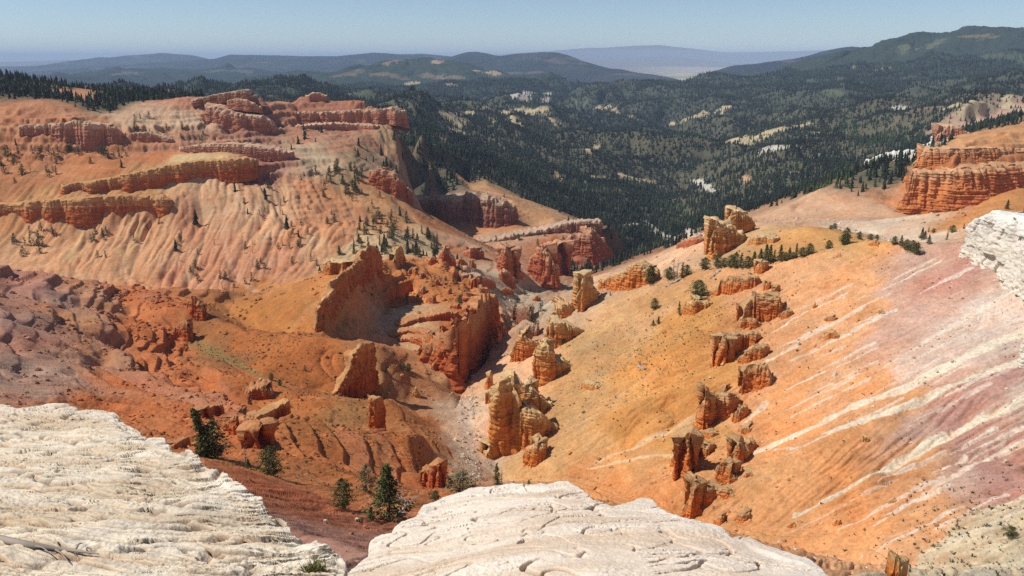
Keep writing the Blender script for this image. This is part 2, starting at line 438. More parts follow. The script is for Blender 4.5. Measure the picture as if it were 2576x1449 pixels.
# wooded slopes and hills
LN += [[(1000, 290, 1200), (1060, 315, 1290), (1200, 400, 1480), (1350, 480, 1540), (1460, 545, 1460)],
       [(1010, 420, 1040), (1100, 410, 1290), (1160, 450, 1400)],
       [(1000, 255, 2300), (1100, 330, 2200), (1230, 390, 2150), (1400, 440, 2050), (1560, 500, 1800)],
       [(1010, 270, 3100), (1130, 275, 3250), (1200, 262, 3500), (1250, 258, 3600), (1350, 270, 3500), (1450, 300, 3300), (1540, 335, 3100)],
       [(1100, 310, 2650), (1250, 330, 2650), (1400, 345, 2650), (1520, 375, 2500)],
       [(1010, 262, 4100), (1200, 262, 4100), (1350, 275, 4100), (1480, 300, 4300)],
       [(1420, 380, 2500), (1480, 368, 2450), (1560, 335, 2500), (1620, 328, 2500), (1720, 340, 2450), (1800, 375, 2350)],
       [(1780, 540, 1500), (1850, 500, 1580), (1950, 480, 1580), (2100, 465, 1480), (2200, 450, 1350)],
       [(1760, 470, 2000), (1900, 440, 1900), (2050, 420, 1800), (2200, 400, 1650), (2330, 360, 1500), (2450, 320, 1500), (2576, 300, 1550), (3000, 280, 1550)],
       [(1720, 400, 2600), (1850, 385, 2450), (2000, 370, 2300), (2150, 350, 2150), (2300, 325, 2000), (2450, 295, 1950), (2576, 278, 1950), (3000, 260, 1950)],
       [(1680, 330, 3400), (1800, 305, 2950), (1850, 292, 2900), (1900, 300, 2850), (2050, 300, 2750), (2200, 290, 2600), (2400, 270, 2400), (2576, 258, 2350), (3000, 250, 2350)],
       [(1640, 315, 3700), (1800, 280, 3700), (2000, 262, 3500), (2200, 245, 3300), (2400, 230, 3100), (2576, 220, 3000), (3000, 200, 3000)],
       [(1540, 285, 4300), (1600, 262, 4100), (1750, 248, 4200), (1900, 238, 4200), (2050, 232, 4100), (2250, 205, 4200), (2420, 180, 4200), (2576, 180, 3900), (3000, 165, 3900)],
       [(1448, 250, 4500), (1500, 225, 4500), (1560, 210, 4600), (1700, 204, 4850), (1800, 197, 5000), (1900, 190, 5050), (2000, 178, 5200), (2100, 152, 5400), (2180, 135, 5450), (2205, 124, 5500), (2230, 110, 5500), (2300, 93, 5600), (2400, 80, 5700), (2440, 74, 5700), (2500, 72, 5600), (2576, 68, 5600), (3000, 60, 5600)],
       [('w', tuple(np.array(world(u, v, t)) + np.array([0, 0, -dz]))) for u, v, t, dz in ((1450, 255, 5600, 90), (1560, 215, 5700, 120), (1700, 210, 6000, 140), (1900, 195, 6300, 160), (2100, 160, 6600, 200), (2300, 105, 6900, 260), (2576, 85, 7000, 300), (3000, 75, 7000, 300))],
       [(460, 245, 2900), (540, 217, 3000), (580, 207, 3000), (625, 200, 3000), (690, 208, 3000), (770, 225, 2950), (860, 242, 2900)],
       [(440, 290, 2300), (620, 285, 2300), (860, 275, 2400)], [(440, 262, 3800), (620, 242, 3900), (860, 258, 3800)],
       [(640, 222, 5100), (800, 236, 4800), (950, 250, 4500), (1060, 258, 4400), (1200, 248, 4500)],
       [(640, 205, 5900), (800, 213, 5400), (1000, 205, 5600), (1200, 212, 5200), (1350, 228, 4950), (1430, 248, 4800)],
       [(620, 200, 6350), (700, 189, 6350), (750, 183, 6400), (850, 178, 6500), (900, 170, 6600), (950, 157, 6700), (985, 152, 6780), (1020, 147, 6800), (1060, 151, 6800), (1150, 166, 6500), (1240, 176, 6200), (1300, 187, 6000), (1390, 201, 5600), (1420, 216, 5300), (1442, 242, 5000)],
       [('w', tuple(np.array(world(u, v, t)) + np.array([0, 0, -dz]))) for u, v, t, dz in ((640, 205, 7300, 120), (850, 185, 7500, 160), (1020, 160, 7800, 200), (1240, 185, 7300, 170), (1400, 215, 6600, 130))],
       [(-700, 205, 6500), (0, 203, 6500), (200, 216, 6300), (400, 232, 5900), (560, 232, 5800)],
       [(-700, 160, 9300), (-200, 157, 9300), (0, 158, 9300), (100, 163, 9300), (250, 171, 9300), (400, 171, 9200), (560, 169, 9000), (640, 178, 8600)],
       [(1440, 392, 2950), (1560, 362, 3000), (1620, 352, 3000), (1700, 356, 2950)],
       [(1020, 286, 3750), (1130, 292, 3900), (1250, 288, 4000), (1350, 292, 3950), (1440, 312, 3800)],
       [(1720, 330, 3300), (1800, 318, 3250), (1860, 310, 3200), (1960, 312, 3150), (2100, 300, 3050), (2250, 288, 2900)],
       [azp(a, 10400, -420) for a in (-50, -40, -30, -20, -10, 0, 10, 20, 30, 40, 50)]]

TER = Patch(LN, -43, 43, 15, 10300, nf_a=1050, nf_l=3000, sa=1.6, sl=3.0)
print('survey', round(time.time() - T0, 1), 's')
# ------------------------------------------------------------------ what the ground is made of, place by place
# (u, v, soil colour, tree cover, ledges, gullies)
S = []
def seed(c, f, l, g, *uv):
    for u, v in uv: S.append((u, v, c, f, l, g))
KALB = 1.30
# right talus
seed((226, 167, 117), 0, .15, .5, (2000, 690), (1900, 730), (2100, 660), (2150, 720), (2050, 800), (1960, 880), (2100, 860))
seed((225, 160, 104), 0, .1, .5, (1950, 1000), (2000, 1110), (1900, 1180), (2100, 1100), (2150, 1230), (2050, 1300), (2200, 1330), (1980, 1240))
seed((214, 152, 86), 0, .1, .6, (1600, 930), (1700, 880), (1650, 1030), (1560, 1080), (1750, 800), (1800, 950), (1700, 1120))
seed((208, 160, 106), 0, .1, .5, (1480, 870), (1450, 960), (1560, 840), (1500, 1020), (1420, 1050))
seed((218, 168, 112), 0, .1, .5, (1400, 1150), (1330, 1180), (1500, 1130), (1600, 1180))
seed((214, 148, 92), 0, .1, .5, (1450, 1200), (1620, 1240), (1560, 1200), (1720, 1230))
seed((221, 193, 172), 0, .05, .6, (2480, 760), (2560, 800), (2420, 850), (2350, 900), (2500, 880), (2576, 980), (2300, 930))
seed((214, 172, 148), 0, .05, .6, (2300, 680), (2380, 760), (2270, 730), (2250, 830), (2400, 950), (2300, 1080), (2420, 1200))
seed((201, 150, 132), 0, .05, .5, (2330, 715), (2390, 700), (2450, 980), (2520, 960), (2480, 1180), (2560, 1230), (2400, 1060))
seed((225, 164, 112), 0, .05, .5, (2200, 960), (2280, 1180), (2350, 1300), (2250, 1020), (2180, 780))
seed((208, 190, 158), .0, .05, .3, (2450, 1370), (2560, 1330), (2350, 1430), (2560, 1440), (2250, 1440))
seed((224, 166, 118), 0, .1, .5, (2250, 1370), (2330, 1230), (2170, 1420))
seed((236, 186, 142), 0, .05, .4, (1290, 930), (1230, 1050), (1220, 1110), (1310, 890), (1265, 985))
# creek
seed((222, 190, 158), 0, 0, .1, (1170, 1030), (1180, 1090), (1186, 1150), (1195, 1200))
# spurs below the fins
seed((186, 118, 66), 0, .3, .3, (1080, 1100), (1040, 1040), (1100, 1180), (1010, 1120), (960, 1040))
seed((190, 128, 82), 0, .2, .4, (1030, 960), (980, 880), (1080, 960), (1000, 930))
seed((196, 118, 62), 0, .25, .35, (700, 900), (620, 860), (780, 890), (820, 930), (700, 1000), (600, 960), (780, 1015), (900, 1120), (800, 1080), (1000, 1110))
seed((178, 122, 70), 0, .2, .4, (870, 1040), (900, 950), (840, 1050))
seed((194, 128, 68), 0, .15, .3, (640, 730), (690, 770), (660, 800), (740, 800))
seed((204, 138, 80), 0, .15, .3, (830, 715), (880, 670), (790, 760))
seed((196, 118, 66), 0, .3, .3, (840, 1190), (950, 1190), (730, 1150), (1040, 1150))
seed((190, 120, 70), 0, .1, .3, (1060, 1250), (900, 1240), (700, 1190))
seed((182, 108, 72), 0, .1, .2, (800, 1260), (780, 1290))
seed((190, 136, 112), 0, .1, .2, (830, 1330), (880, 1350), (860, 1380))
# red spur in the middle
seed((204, 130, 74), 0, .85, .4, (1010, 690), (1050, 720), (1130, 720), (1180, 740), (1120, 680), (1080, 660))
seed((212, 170, 126), 0, .1, .3, (1040, 790), (1085, 850), (1030, 800))
seed((204, 120, 62), 0, .95, .4, (1160, 820), (1210, 790), (1180, 870))
seed((206, 182, 150), 0, .2, .5, (1320, 740), (1300, 770), (1370, 790), (1340, 720), (1290, 720))
seed((198, 156, 122), 0, .2, .5, (1400, 745), (1380, 700), (1300, 840), (1280, 870), (1350, 820))
# red slope on the left
seed((186, 130, 106), 0, .38, .5, (40, 690), (0, 720), (90, 740), (20, 860), (110, 860))
seed((178, 134, 112), 0, .3, .4, (140, 740), (30, 800), (0, 780))
seed((188, 148, 124), 0, .2, .6, (100, 930), (40, 930), (180, 900), (60, 970))
seed((194, 136, 92), 0, .5, .3, (200, 790), (230, 900), (280, 880), (250, 740))
seed((204, 120, 70), 0, .7, .25, (330, 740), (400, 780), (340, 810), (430, 860), (380, 900), (300, 940), (420, 950), (250, 1000), (480, 930), (350, 1020))
seed((202, 122, 72), 0, .5, .3, (520, 980), (560, 1040), (470, 1040), (620, 1060), (660, 1120), (420, 1100))
seed((170, 112, 66), 0, .2, .3, (540, 880), (580, 910), (500, 800))
# far side of the amphitheatre
seed((218, 162, 116), .06, .05, 1.0, (250, 620), (150, 640), (330, 610), (400, 650), (300, 660), (430, 600), (60, 640))
seed((214, 150, 110), .12, .12, .9, (500, 560), (560, 640), (450, 690), (520, 720), (620, 680), (700, 660))
seed((222, 172, 128), .10, .05, .9, (560, 480), (640, 500), (700, 490), (530, 530), (660, 560), (780, 610))
seed((204, 142, 98), .16, .3, .8, (760, 490), (830, 520), (800, 560), (880, 540), (740, 600), (850, 600))
seed((200, 146, 98), .2, .2, .7, (930, 520), (960, 560), (1010, 570), (900, 480))
seed((214, 180, 134), .25, .1, .6, (960, 610), (900, 630), (1060, 610), (1000, 620))
seed((198, 128, 80), .10, .15, .3, (330, 400), (260, 420), (400, 390), (180, 410))
seed((220, 182, 128), 0, .05, .2, (500, 390), (570, 388), (460, 400))
seed((190, 126, 80), .12, .1, .4, (60, 420), (120, 440), (30, 460), (160, 470), (60, 400))
seed((202, 146, 92), 0, .1, .4, (100, 490), (200, 480), (330, 470))
seed((198, 134, 92), .04, .62, .8, (50, 290), (120, 290), (170, 300))
seed((190, 128, 88), .06, .6, .6, (240, 320), (60, 350), (150, 360), (350, 370))
seed((212, 174, 138), .06, .35, 1.0, (350, 290), (420, 290), (480, 300), (400, 320), (320, 300))
seed((196, 140, 106), .04, .75, .7, (440, 340), (520, 340), (600, 360), (380, 350), (480, 370))
seed((166, 106, 86), 0, .95, .3, (680, 385), (620, 375), (560, 370), (640, 410))
seed((172, 120, 98), 0, .95, .4, (560, 260), (620, 300), (660, 310), (600, 280))
seed((192, 130, 98), 0, .6, .7, (450, 246), (720, 260), (800, 265), (880, 260), (950, 265))
seed((180, 118, 94), .02, .95, .5, (780, 290), (900, 290), (960, 290), (840, 300))
seed((188, 138, 106), .35, .3, .6, (760, 340), (820, 340), (900, 350), (850, 370), (940, 340))
seed((206, 176, 140), .15, .5, .3, (780, 380), (820, 400), (760, 370))
seed((170, 140, 104), .45, .2, .5, (960, 330), (940, 390), (880, 400), (860, 430))
seed((96, 92, 66), 1, .1, .2, (20, 215), (80, 235), (200, 250), (300, 250), (380, 248), (250, 268), (140, 225))
seed((200, 140, 96), .1, .1, .4, (185, 235), (170, 228))
# ridge in the middle
seed((204, 138, 88), 0, .1, .4, (1150, 565), (1220, 568), (1100, 560), (1280, 570))
seed((200, 156, 122), 0, .3, .3, (1250, 590), (1330, 585), (1160, 600), (1420, 572))
seed((172, 130, 106), 0, .7, .3, (1100, 500), (1200, 500), (1260, 520), (1480, 565))
seed((214, 160, 108), .05, .1, .9, (1300, 515), (1340, 530), (1180, 470), (1230, 478))
seed((186, 108, 70), .03, .6, .4, (1480, 610), (1450, 640), (1390, 620), (1530, 630))
seed((180, 120, 82), .02, .4, .4, (1280, 640), (1340, 650), (1180, 630), (1420, 690))
# shoulder behind the right crest
seed((234, 188, 146), 0, .05, .3, (1680, 650), (1730, 630), (1640, 670))
seed((214, 158, 96), 0, .1, .3, (2050, 590), (2100, 605), (1960, 600), (2160, 615))
seed((214, 172, 122), 0, .2, .3, (1900, 580), (1950, 575), (1880, 600))
seed((218, 172, 134), 0, .2, .6, (1990, 545), (2080, 530), (2150, 540), (2220, 540), (1960, 560))
seed((224, 196, 166), .03, .1, .5, (2200, 575), (2280, 590), (2180, 560), (2350, 590))
seed((206, 142, 84), .02, .1, .4, (2420, 560), (2480, 520), (2560, 520), (2380, 570))
seed((200, 128, 78), .01, .7, .3, (2330, 480), (2400, 440), (2500, 450), (2450, 400), (2576, 420))
seed((214, 158, 108), .02, .4, .3, (2420, 360), (2500, 345), (2570, 335))
seed((214, 176, 148), .12, .4, .3, (2480, 298), (2560, 290), (2430, 320))
# woods
W1 = [(1040, 320), (1100, 380), (1200, 420), (1300, 460), (1400, 500), (1450, 530), (1060, 440), (1130, 460), (1000, 300), (1250, 380), (1400, 400), (1500, 440), (1150, 340),
      (1560, 500), (1600, 560), (1640, 480), (1700, 440), (1600, 400), (1500, 360), (1750, 490), (1680, 540), (1580, 620), (1620, 600), (1720, 380), (1650, 350),
      (1850, 480), (1950, 460), (2050, 450), (2150, 430), (2230, 440), (1800, 440), (1900, 400), (2000, 420), (2100, 390), (2200, 380), (2280, 360), (1780, 400), (2300, 330), (2000, 340), (1950, 310), (2100, 320), (2200, 300),
      (2400, 310), (1540, 640), (1480, 680), (1830, 525), (1760, 530), (2380, 340)]
seed((98, 96, 74), 1, .1, .2, *W1)
seed((84, 88, 72), 1, .1, .3, (1100, 265), (1250, 245), (1350, 262), (1500, 285), (1420, 290), (1560, 300), (1050, 275), (1550, 250), (1650, 240), (1750, 260), (1700, 220), (1850, 230), (1650, 290), (1800, 290), (2000, 260), (2100, 230), (2250, 250), (2400, 230), (2540, 200), (1900, 210), (1560, 220), (2150, 280), (2350, 280), (2560, 250))
seed((60, 72, 60), .9, .1, .4, (2350, 110), (2450, 110), (2550, 100), (2200, 150), (2300, 140), (2480, 150), (2560, 150), (2100, 180), (2000, 195))
seed((62, 74, 64), 1, .1, .3, (600, 220), (680, 215), (540, 228), (780, 235))
seed((58, 72, 62), .9, .1, .4, (800, 200), (900, 195), (1000, 190), (1100, 190), (1200, 200), (1300, 215), (1380, 230), (950, 225), (1100, 225), (1250, 232), (750, 195), (1020, 155), (1100, 165))
seed((52, 66, 64), .9, .1, .4, (50, 180), (150, 190), (300, 200), (450, 215), (350, 180), (520, 190), (600, 185))
NS = len(S)
SA = np.empty(NS); SL = np.empty(NS); SV = np.empty((NS, 6))
for i, (u, v, c, f, l, g) in enumerate(S):
    w = TER.hit(u, v)
    SA[i] = math.atan2(w[0], w[1]); SL[i] = math.log(math.hypot(w[0], w[1]))
    SV[i, :3] = lin(c) / KALB; SV[i, 3:] = (f, l, g)
fq = 22.0
def field(A, L):
    """seed values blended over a grid of directions and log distances"""
    a_ = A + 0.014 * fbm2(A * fq, L * fq, 4, .6); l_ = L + 0.020 * fbm2(A * fq + 50, L * fq, 4, .6)
    num = np.zeros(A.shape + (6,)); den = np.zeros(A.shape)
    for i in range(NS):
        d2 = (a_ - SA[i]) ** 2 + (0.75 * (l_ - SL[i])) ** 2 + 1e-5
        w = d2 ** -2.2
        num += w[..., None] * SV[i]; den += w
    return num / den[..., None]

def upsample(f, n0, n1, ii, jj):
    ri = np.interp(np.arange(n0), ii, np.arange(len(ii))); rj = np.interp(np.arange(n1), jj, np.arange(len(jj)))
    i = np.clip(ri.astype(int), 0, len(ii) - 2); j = np.clip(rj.astype(int), 0, len(jj) - 2)
    u = (ri - i)[:, None]; v = (rj - j)[None, :]
    if f.ndim == 3: u = u[..., None]; v = v[..., None]
    g = f[i] * (1 - u) + f[i + 1] * u
    return (g[:, j] * (1 - v) + g[:, j + 1] * v).astype(np.float32)

# ------------------------------------------------------------------ erosion and beds, on the survey grid
x, y, D, gx, gy = TER.fine()
n0, n1 = TER.Z.shape
ii = np.append(np.arange(0, n0 - 1, 7), n0 - 1); jj = np.append(np.arange(0, n1 - 1, 10), n1 - 1)
cf = upsample(field(np.repeat(TER.A[ii][:, None], len(jj), 1), np.repeat(TER.L[jj][None], len(ii), 0))[..., 3:], n0, n1, ii, jj)
LEDf, GULf, FORf = cf[..., 1], cf[..., 2], cf[..., 0]
slp = np.clip(np.hypot(gx, gy) / .5, 0, 1.3)
near = 1 - sm(2000, 2800, D); mid = sm(480, 760, D) * near
talus = sm(20, 70, x) * (1 - sm(430, 520, D)) * near          # the smooth stony slope on the right
z = TER.Z.copy()
h1 = downslope(x, y, gx, gy, 62, 4, 3.0); h2 = downslope(x, y, gx, gy, 25, 5, 1.0); h3 = downslope(x, y, gx, gy, 10, 5, 4.0)
def rib(h): return np.clip(abs(h) * 2.6, 0, 1) ** .72 - .5          # sharp gullies between rounded ribs
mod = .5 + .9 * sm(-.25, .35, n2(x / 90 + 2, y / 90))
z += near * slp * (1 - .35 * talus) * (.35 + .65 * GULf) * 5.5 * rib(h1) * sm(90, 220, D)
z += near * slp * GULf * (2.0 + 3.2 * mid) * rib(h2) * mod
z += near * slp * GULf * (1.0 + 2.3 * mid) * rib(h3) * mod
# cliff making beds: a step wherever a hard layer meets the slope, broken into scallops by the gullies above
zb = z + 2.5 * fbm2(x / 130 + 3, y / 130, 2)
for h, cut, s0, lim in ((23.0, .93, 4.0, .62), (9.5, .94, 31.0, .24), (4.2, .92, 57.0, .12)):
    ph = (zb / h + s0) % 1.0
    stepf = np.where(ph < cut, ph * .45 / cut, .45 + (ph - cut) * .55 / (1 - cut)) - ph
    msk = sm(lim, lim + .35, LEDf + (.55 if h > 20 else .38) * n2(x / 42 + s0, y / 42 + 7) + (.25 if h > 20 else .15) * n2(x / 12, y / 12 + s0)) * np.clip(slp * 1.4, 0, 1)
    z += near * msk * stepf * h * (1 if h > 5 else .9) * (1 - .5 * talus)
# wooded ribs and hollows farther out
far = 1 - near
r1 = downslope(x, y, gx, gy, 330, 3.0, 2.0); r2 = downslope(x, y, gx, gy, 120, 3.5, 6.0)
rg1 = 1 - abs(n2(x / 640 + 3, y / 640 + 1)) * 2.4; rg2 = 1 - abs(n2(x / 270 + 8, y / 270 + 4)) * 2.4
z += sm(1500, 2300, D) * (1 - .6 * sm(3600, 4600, D)) * sm(.2, .7, FORf + far) * (78 * (rg1 - .5) + 30 * (rg2 - .5))
z += sm(1500, 3200, D) * np.clip(slp * 1.6, .15, 1) * ((44 + 60 * sm(2600, 5000, D)) * rib(r1) + 24 * rib(r2)) * sm(.2, .7, FORf + far)
TER.Z = z
TER.rows(NA, NR, base=.06)
print('erosion', round(time.time() - T0, 1), 's')

st = 4
ii = np.append(np.arange(0, NA - 1, st), NA - 1); jj = np.append(np.arange(0, NR - 1, st), NR - 1)
FLD = upsample(field(TER.Ag[np.ix_(ii, jj)], TER.Lg[np.ix_(ii, jj)]), NA, NR, ii, jj)
soil = FLD[..., :3]; FOR = FLD[..., 3]; LED = FLD[..., 4]; GUL = FLD[..., 5]
x, y, D = TER.xg, TER.yg, TER.Dg
near = 1 - sm(2200, 3200, D)
talus = sm(20, 70, x) * (1 - sm(430, 520, D)) * near
slp = np.clip(TER.slope / 0.55, 0, 1.3)

# ------------------------------------------------------------------ finer relief
z = TER.zg.copy()
g2 = TER.downslope(7.5, 7, 4.0); g3 = TER.downslope(2.8, 8, 9.0); g4 = TER.downslope(1.3, 8, 12.0)
v1 = 1 - np.clip(abs(TER.downslope(25, 5, 1.0)) * 3.0, 0, 1)
v2 = 1 - np.clip(abs(g2) * 3.4, 0, 1) ** .8
v3 = 1 - np.clip(abs(g3) * 5.0, 0, 1) ** .8
v4 = 1 - np.clip(abs(g4) * 3.0, 0, 1)
close = 1 - sm(380, 700, D)
patchy = sm(-.5, .2, n2(x / 34 + 9, y / 34) + .5 * n2(x / 11, y / 11))
z -= near * GUL * slp * (.75 + .9 * (1 - close)) * v2 * (0.35 + 0.9 * sm(-.25, .3, n2(x / 60, y / 60)))
z -= near * close * slp * (.70 + .75 * talus) * v3 * patchy * (0.35 + GUL)
z -= close * (1 - sm(220, 380, D)) * slp * .34 * v4 * patchy
z += near * .5 * fbm2(x / 30, y / 30, 3) + near * 0.30 * fbm2(x / 6, y / 6, 3, .6)
# rubbly ground and crumbling little outcrops along the beds
rub = fbm2(x / 2.2, y / 2.2, 2, .7)
crumb = sm(.12, .5, n2(x / 26 + 31, y / 26) + .9 * (LED - .35)) * near
z += close * (.13 + .40 * crumb * (1 - talus)) * np.maximum(rub, -.1)
z += near * (1 - close) * (.5 + 1.2 * crumb) * np.maximum(fbm2(x / 6.5, y / 6.5, 2, .7), -.1)
far = 1 - near
z += far * 6 * fbm2(x / 60, y / 60, 3, .6) + far * 3.0 * fbm2(x / 22, y / 22, 2, .7)
TER.zg = z
# steepness of the finished ground, for bare rock faces
gl = np.gradient(z, axis=1) / np.maximum(np.gradient(D, axis=1), .02)
steep = near * sm(.9, 1.9, abs(blur(gl, .8, 1)))

# ------------------------------------------------------------------ colour
c = soil.astype(np.float64)
tint = fbm2(x / 55 + 4, y / 55, 5, .65)[..., None]
hue = fbm2(x / 28 + 40, y / 28, 4, .6)[..., None]
c = c * (1 + 0.20 * tint) * (1 + near[..., None] * hue * np.array([.05, -.10, -.20]))
# beds of paler and darker rock, level with the strata
bed = n2((z + 6 * fbm2(x / 120, y / 120, 2)) / 3.1, x * 0 + 3.3) + .6 * n2((z + 3 * fbm2(x / 60, y / 60, 2)) / 1.1, x * 0 + 8.3)
c = c * (1 + (near * (0.10 + 0.28 * LED) * bed)[..., None])
k = (near * (1 - .8 * talus) * sm(.3, .8, LED + .3) * .65 * sm(.22, .55, n2((z + 5 * fbm2(x / 90, y / 90, 2)) / 7.0 + 40, x * 0 + 1.3)))[..., None]
c = c * (1 - k) + k * lin((216, 168, 146)) / KALB * .9
# loose stones washed into the gullies are paler
pale = lin((236, 206, 170)) / KALB
k = (near * np.clip(slp, 0, 1) * GUL * 0.35 * sm(.72, 1.0, v1) * sm(-.25, .35, n2(x / 50 + 3, y / 50)))[..., None]
c = c * (1 - k) + pale * k
k = (steep * (.55 + .3 * LED) * (1 - .5 * talus))[..., None]
rk = c * np.array([.92, .74, .62]); stn = n2((-TER.gy * x + TER.gx * y) / 2.4 / np.maximum(TER.slope, .05), z / 14)[..., None]
c = c * (1 - k) + k * rk * (1 + .3 * stn + .25 * bed[..., None])
k = (near * np.clip(slp, 0, 1) * 0.26 * sm(.72, 1.0, v2) * GUL * (1 - .6 * close))[..., None]
c = c * (1 - k) + pale * k

def streak(pts, width, colour, strength, wob=1.0):
    """a wash of stones or bare soil along a line on the ground"""
    global c
    q = np.array([TER_hit0(u, v)[:2] for u, v in pts])
    d = np.full(x.shape, 1e9)
    lo = q.min(0) - 60; hi = q.max(0) + 60
    m = (x > lo[0]) & (x < hi[0]) & (y > lo[1]) & (y < hi[1])
    xs, ys = x[m], y[m]; dn = np.full(xs.shape, 1e9); ns = len(q) - 1
    for i_, (a, b) in enumerate(zip(q[:-1], q[1:])):
        e = b - a; t = np.clip(((xs - a[0]) * e[0] + (ys - a[1]) * e[1]) / (e @ e), 0, 1)
        wl = width * (1.15 - .85 * (i_ + t) / ns)
        dn = np.minimum(dn, np.hypot(xs - a[0] - t * e[0], ys - a[1] - t * e[1]) / wl)
    dn = dn + wob * (.35 * n2(xs / (width * 2.6), ys / (width * 2.6)) + .30 * n2(xs / (width * .5), ys / (width * .5))) + wob * 1.1 * g3[m] * min(1.0, 1.6 / width)
    kk = min(1, strength * 1.1) * (1 - sm(0.70, 1.08, dn)) * (.72 + .5 * sm(-.3, .2, n2(xs / .9, ys / .9)))
    kk = np.clip(kk, 0, 1)
    cc = lin(colour) / KALB
    c[m] = c[m] * (1 - kk[:, None]) + cc * kk[:, None]

TER_hit0 = TER.hit
wp = (240, 226, 198)
streak([(2576, 838), (2400, 910), (2230, 990), (2100, 1050), (1985, 1100), (1900, 1140)], 2.9, wp, .85)
streak([(2576, 900), (2450, 950), (2330, 1005), (2200, 1050), (2090, 1085), (1950, 1130)], 1.7, wp, .8)
streak([(2576, 720), (2450, 790), (2330, 860), (2230, 920)], 1.7, (236, 220, 198), .7)
streak([(2576, 1010), (2430, 1080), (2330, 1130), (2240, 1180), (2120, 1240), (2000, 1300)], 2.6, wp, .85)
streak([(2576, 1110), (2480, 1160), (2400, 1200), (2330, 1240), (2200, 1320)], 1.6, (236, 214, 190), .7)
streak([(2576, 1270), (2500, 1310), (2420, 1350), (2330, 1400), (2200, 1440)], 3.6, (222, 206, 172), .7)
streak([(1830, 1010), (1700, 1075), (1610, 1120), (1500, 1165)], 2.6, (232, 200, 156), .55)
streak([(1760, 1130), (1660, 1145), (1540, 1165), (1480, 1180)], 1.2, (236, 208, 166), .6)
streak([(1920, 1020), (1860, 1075)], 1.6, wp, .5)
streak([(2010, 865), (1930, 910), (1900, 930)], 1.2, wp, .6)
streak([(1180, 1010), (1172, 1050), (1176, 1100), (1183, 1150), (1192, 1205)], 4.5, (226, 198, 170), .8)
streak([(1215, 1040), (1205, 1100), (1212, 1160), (1222, 1210)], 2.5, (240, 196, 164), .7)
streak([(490, 865), (540, 885), (600, 915), (650, 945), (720, 970)], 3.5, (150, 128, 78), .6)
streak([(640, 735), (600, 700), (570, 640), (560, 580)], 4.0, (226, 176, 140), .5)
streak([(310, 640), (345, 600), (360, 560)], 4.0, (232, 192, 134), .55)
streak([(170, 655), (195, 610), (210, 575)], 4.0, (232, 192, 134), .55)
streak([(470, 700), (500, 640), (520, 590)], 4.0, (232, 192, 140), .5)
k = (close * np.clip(slp, 0, 1) * patchy * sm(.35, .9, v3) * .55)[..., None]  # rill lines: mostly their shade painted into the colour, partly damp redder soil
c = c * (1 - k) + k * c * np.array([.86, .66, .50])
for k_ in range(46):                                            # thin washes of pale grit down the upper talus
    u0 = 2060 + 560 * random.random(); v0 = 640 + 640 * random.random(); l_ = 60 + 240 * random.random()
    if v0 > 640 + (u0 - 2060) * 1.5 + 420: continue
    w_ = .35 + .7 * random.random()
    streak([(u0, v0), (u0 - l_ * .5, v0 + l_ * (.235 + .03 * random.random())), (u0 - l_, v0 + l_ * .49)], w_, (240, 222, 200), .35 + .4 * random.random(), 1.4)
OPEN = np.zeros(x.shape)
def opening(pts, width, colour, strength=.9, wob=1.6, bare=1.0):
    global c
    q = np.array([TER_hit0(u, v)[:2] for u, v in pts]); m_ = width * 3 + 30
    lo = q.min(0) - m_; hi = q.max(0) + m_
    m = (x > lo[0]) & (x < hi[0]) & (y > lo[1]) & (y < hi[1])
    xs, ys = x[m], y[m]; dm = np.full(xs.shape, 1e9)
    if len(q) == 1: dm = np.hypot(xs - q[0, 0], ys - q[0, 1])
    for a, b in zip(q[:-1], q[1:]):
        e = b - a; t = np.clip(((xs - a[0]) * e[0] + (ys - a[1]) * e[1]) / (e @ e + 1e-6), 0, 1)
        dm = np.minimum(dm, np.hypot(xs - a[0] - t * e[0], ys - a[1] - t * e[1]))
    dm = dm + wob * width * (.5 * n2(xs / (width * 1.3), ys / (width * 1.3)) + .5 * n2(xs / (width * .4), ys / (width * .4)) + .4 * n2(xs / (width * .13), ys / (width * .13)))
    kk = 1 - sm(.6 * width, 1.0 * width, dm)
    cc = lin(colour) / KALB
    c[m] = c[m] * (1 - strength * kk[:, None]) + cc * strength * kk[:, None] * (1 + .25 * n2(xs / (width * .1), ys / (width * .1)))[:, None]
    OPEN[m] = np.maximum(OPEN[m], bare * kk)
PALE = (206, 186, 144); WHT = (214, 206, 186); PINK = (212, 168, 126)
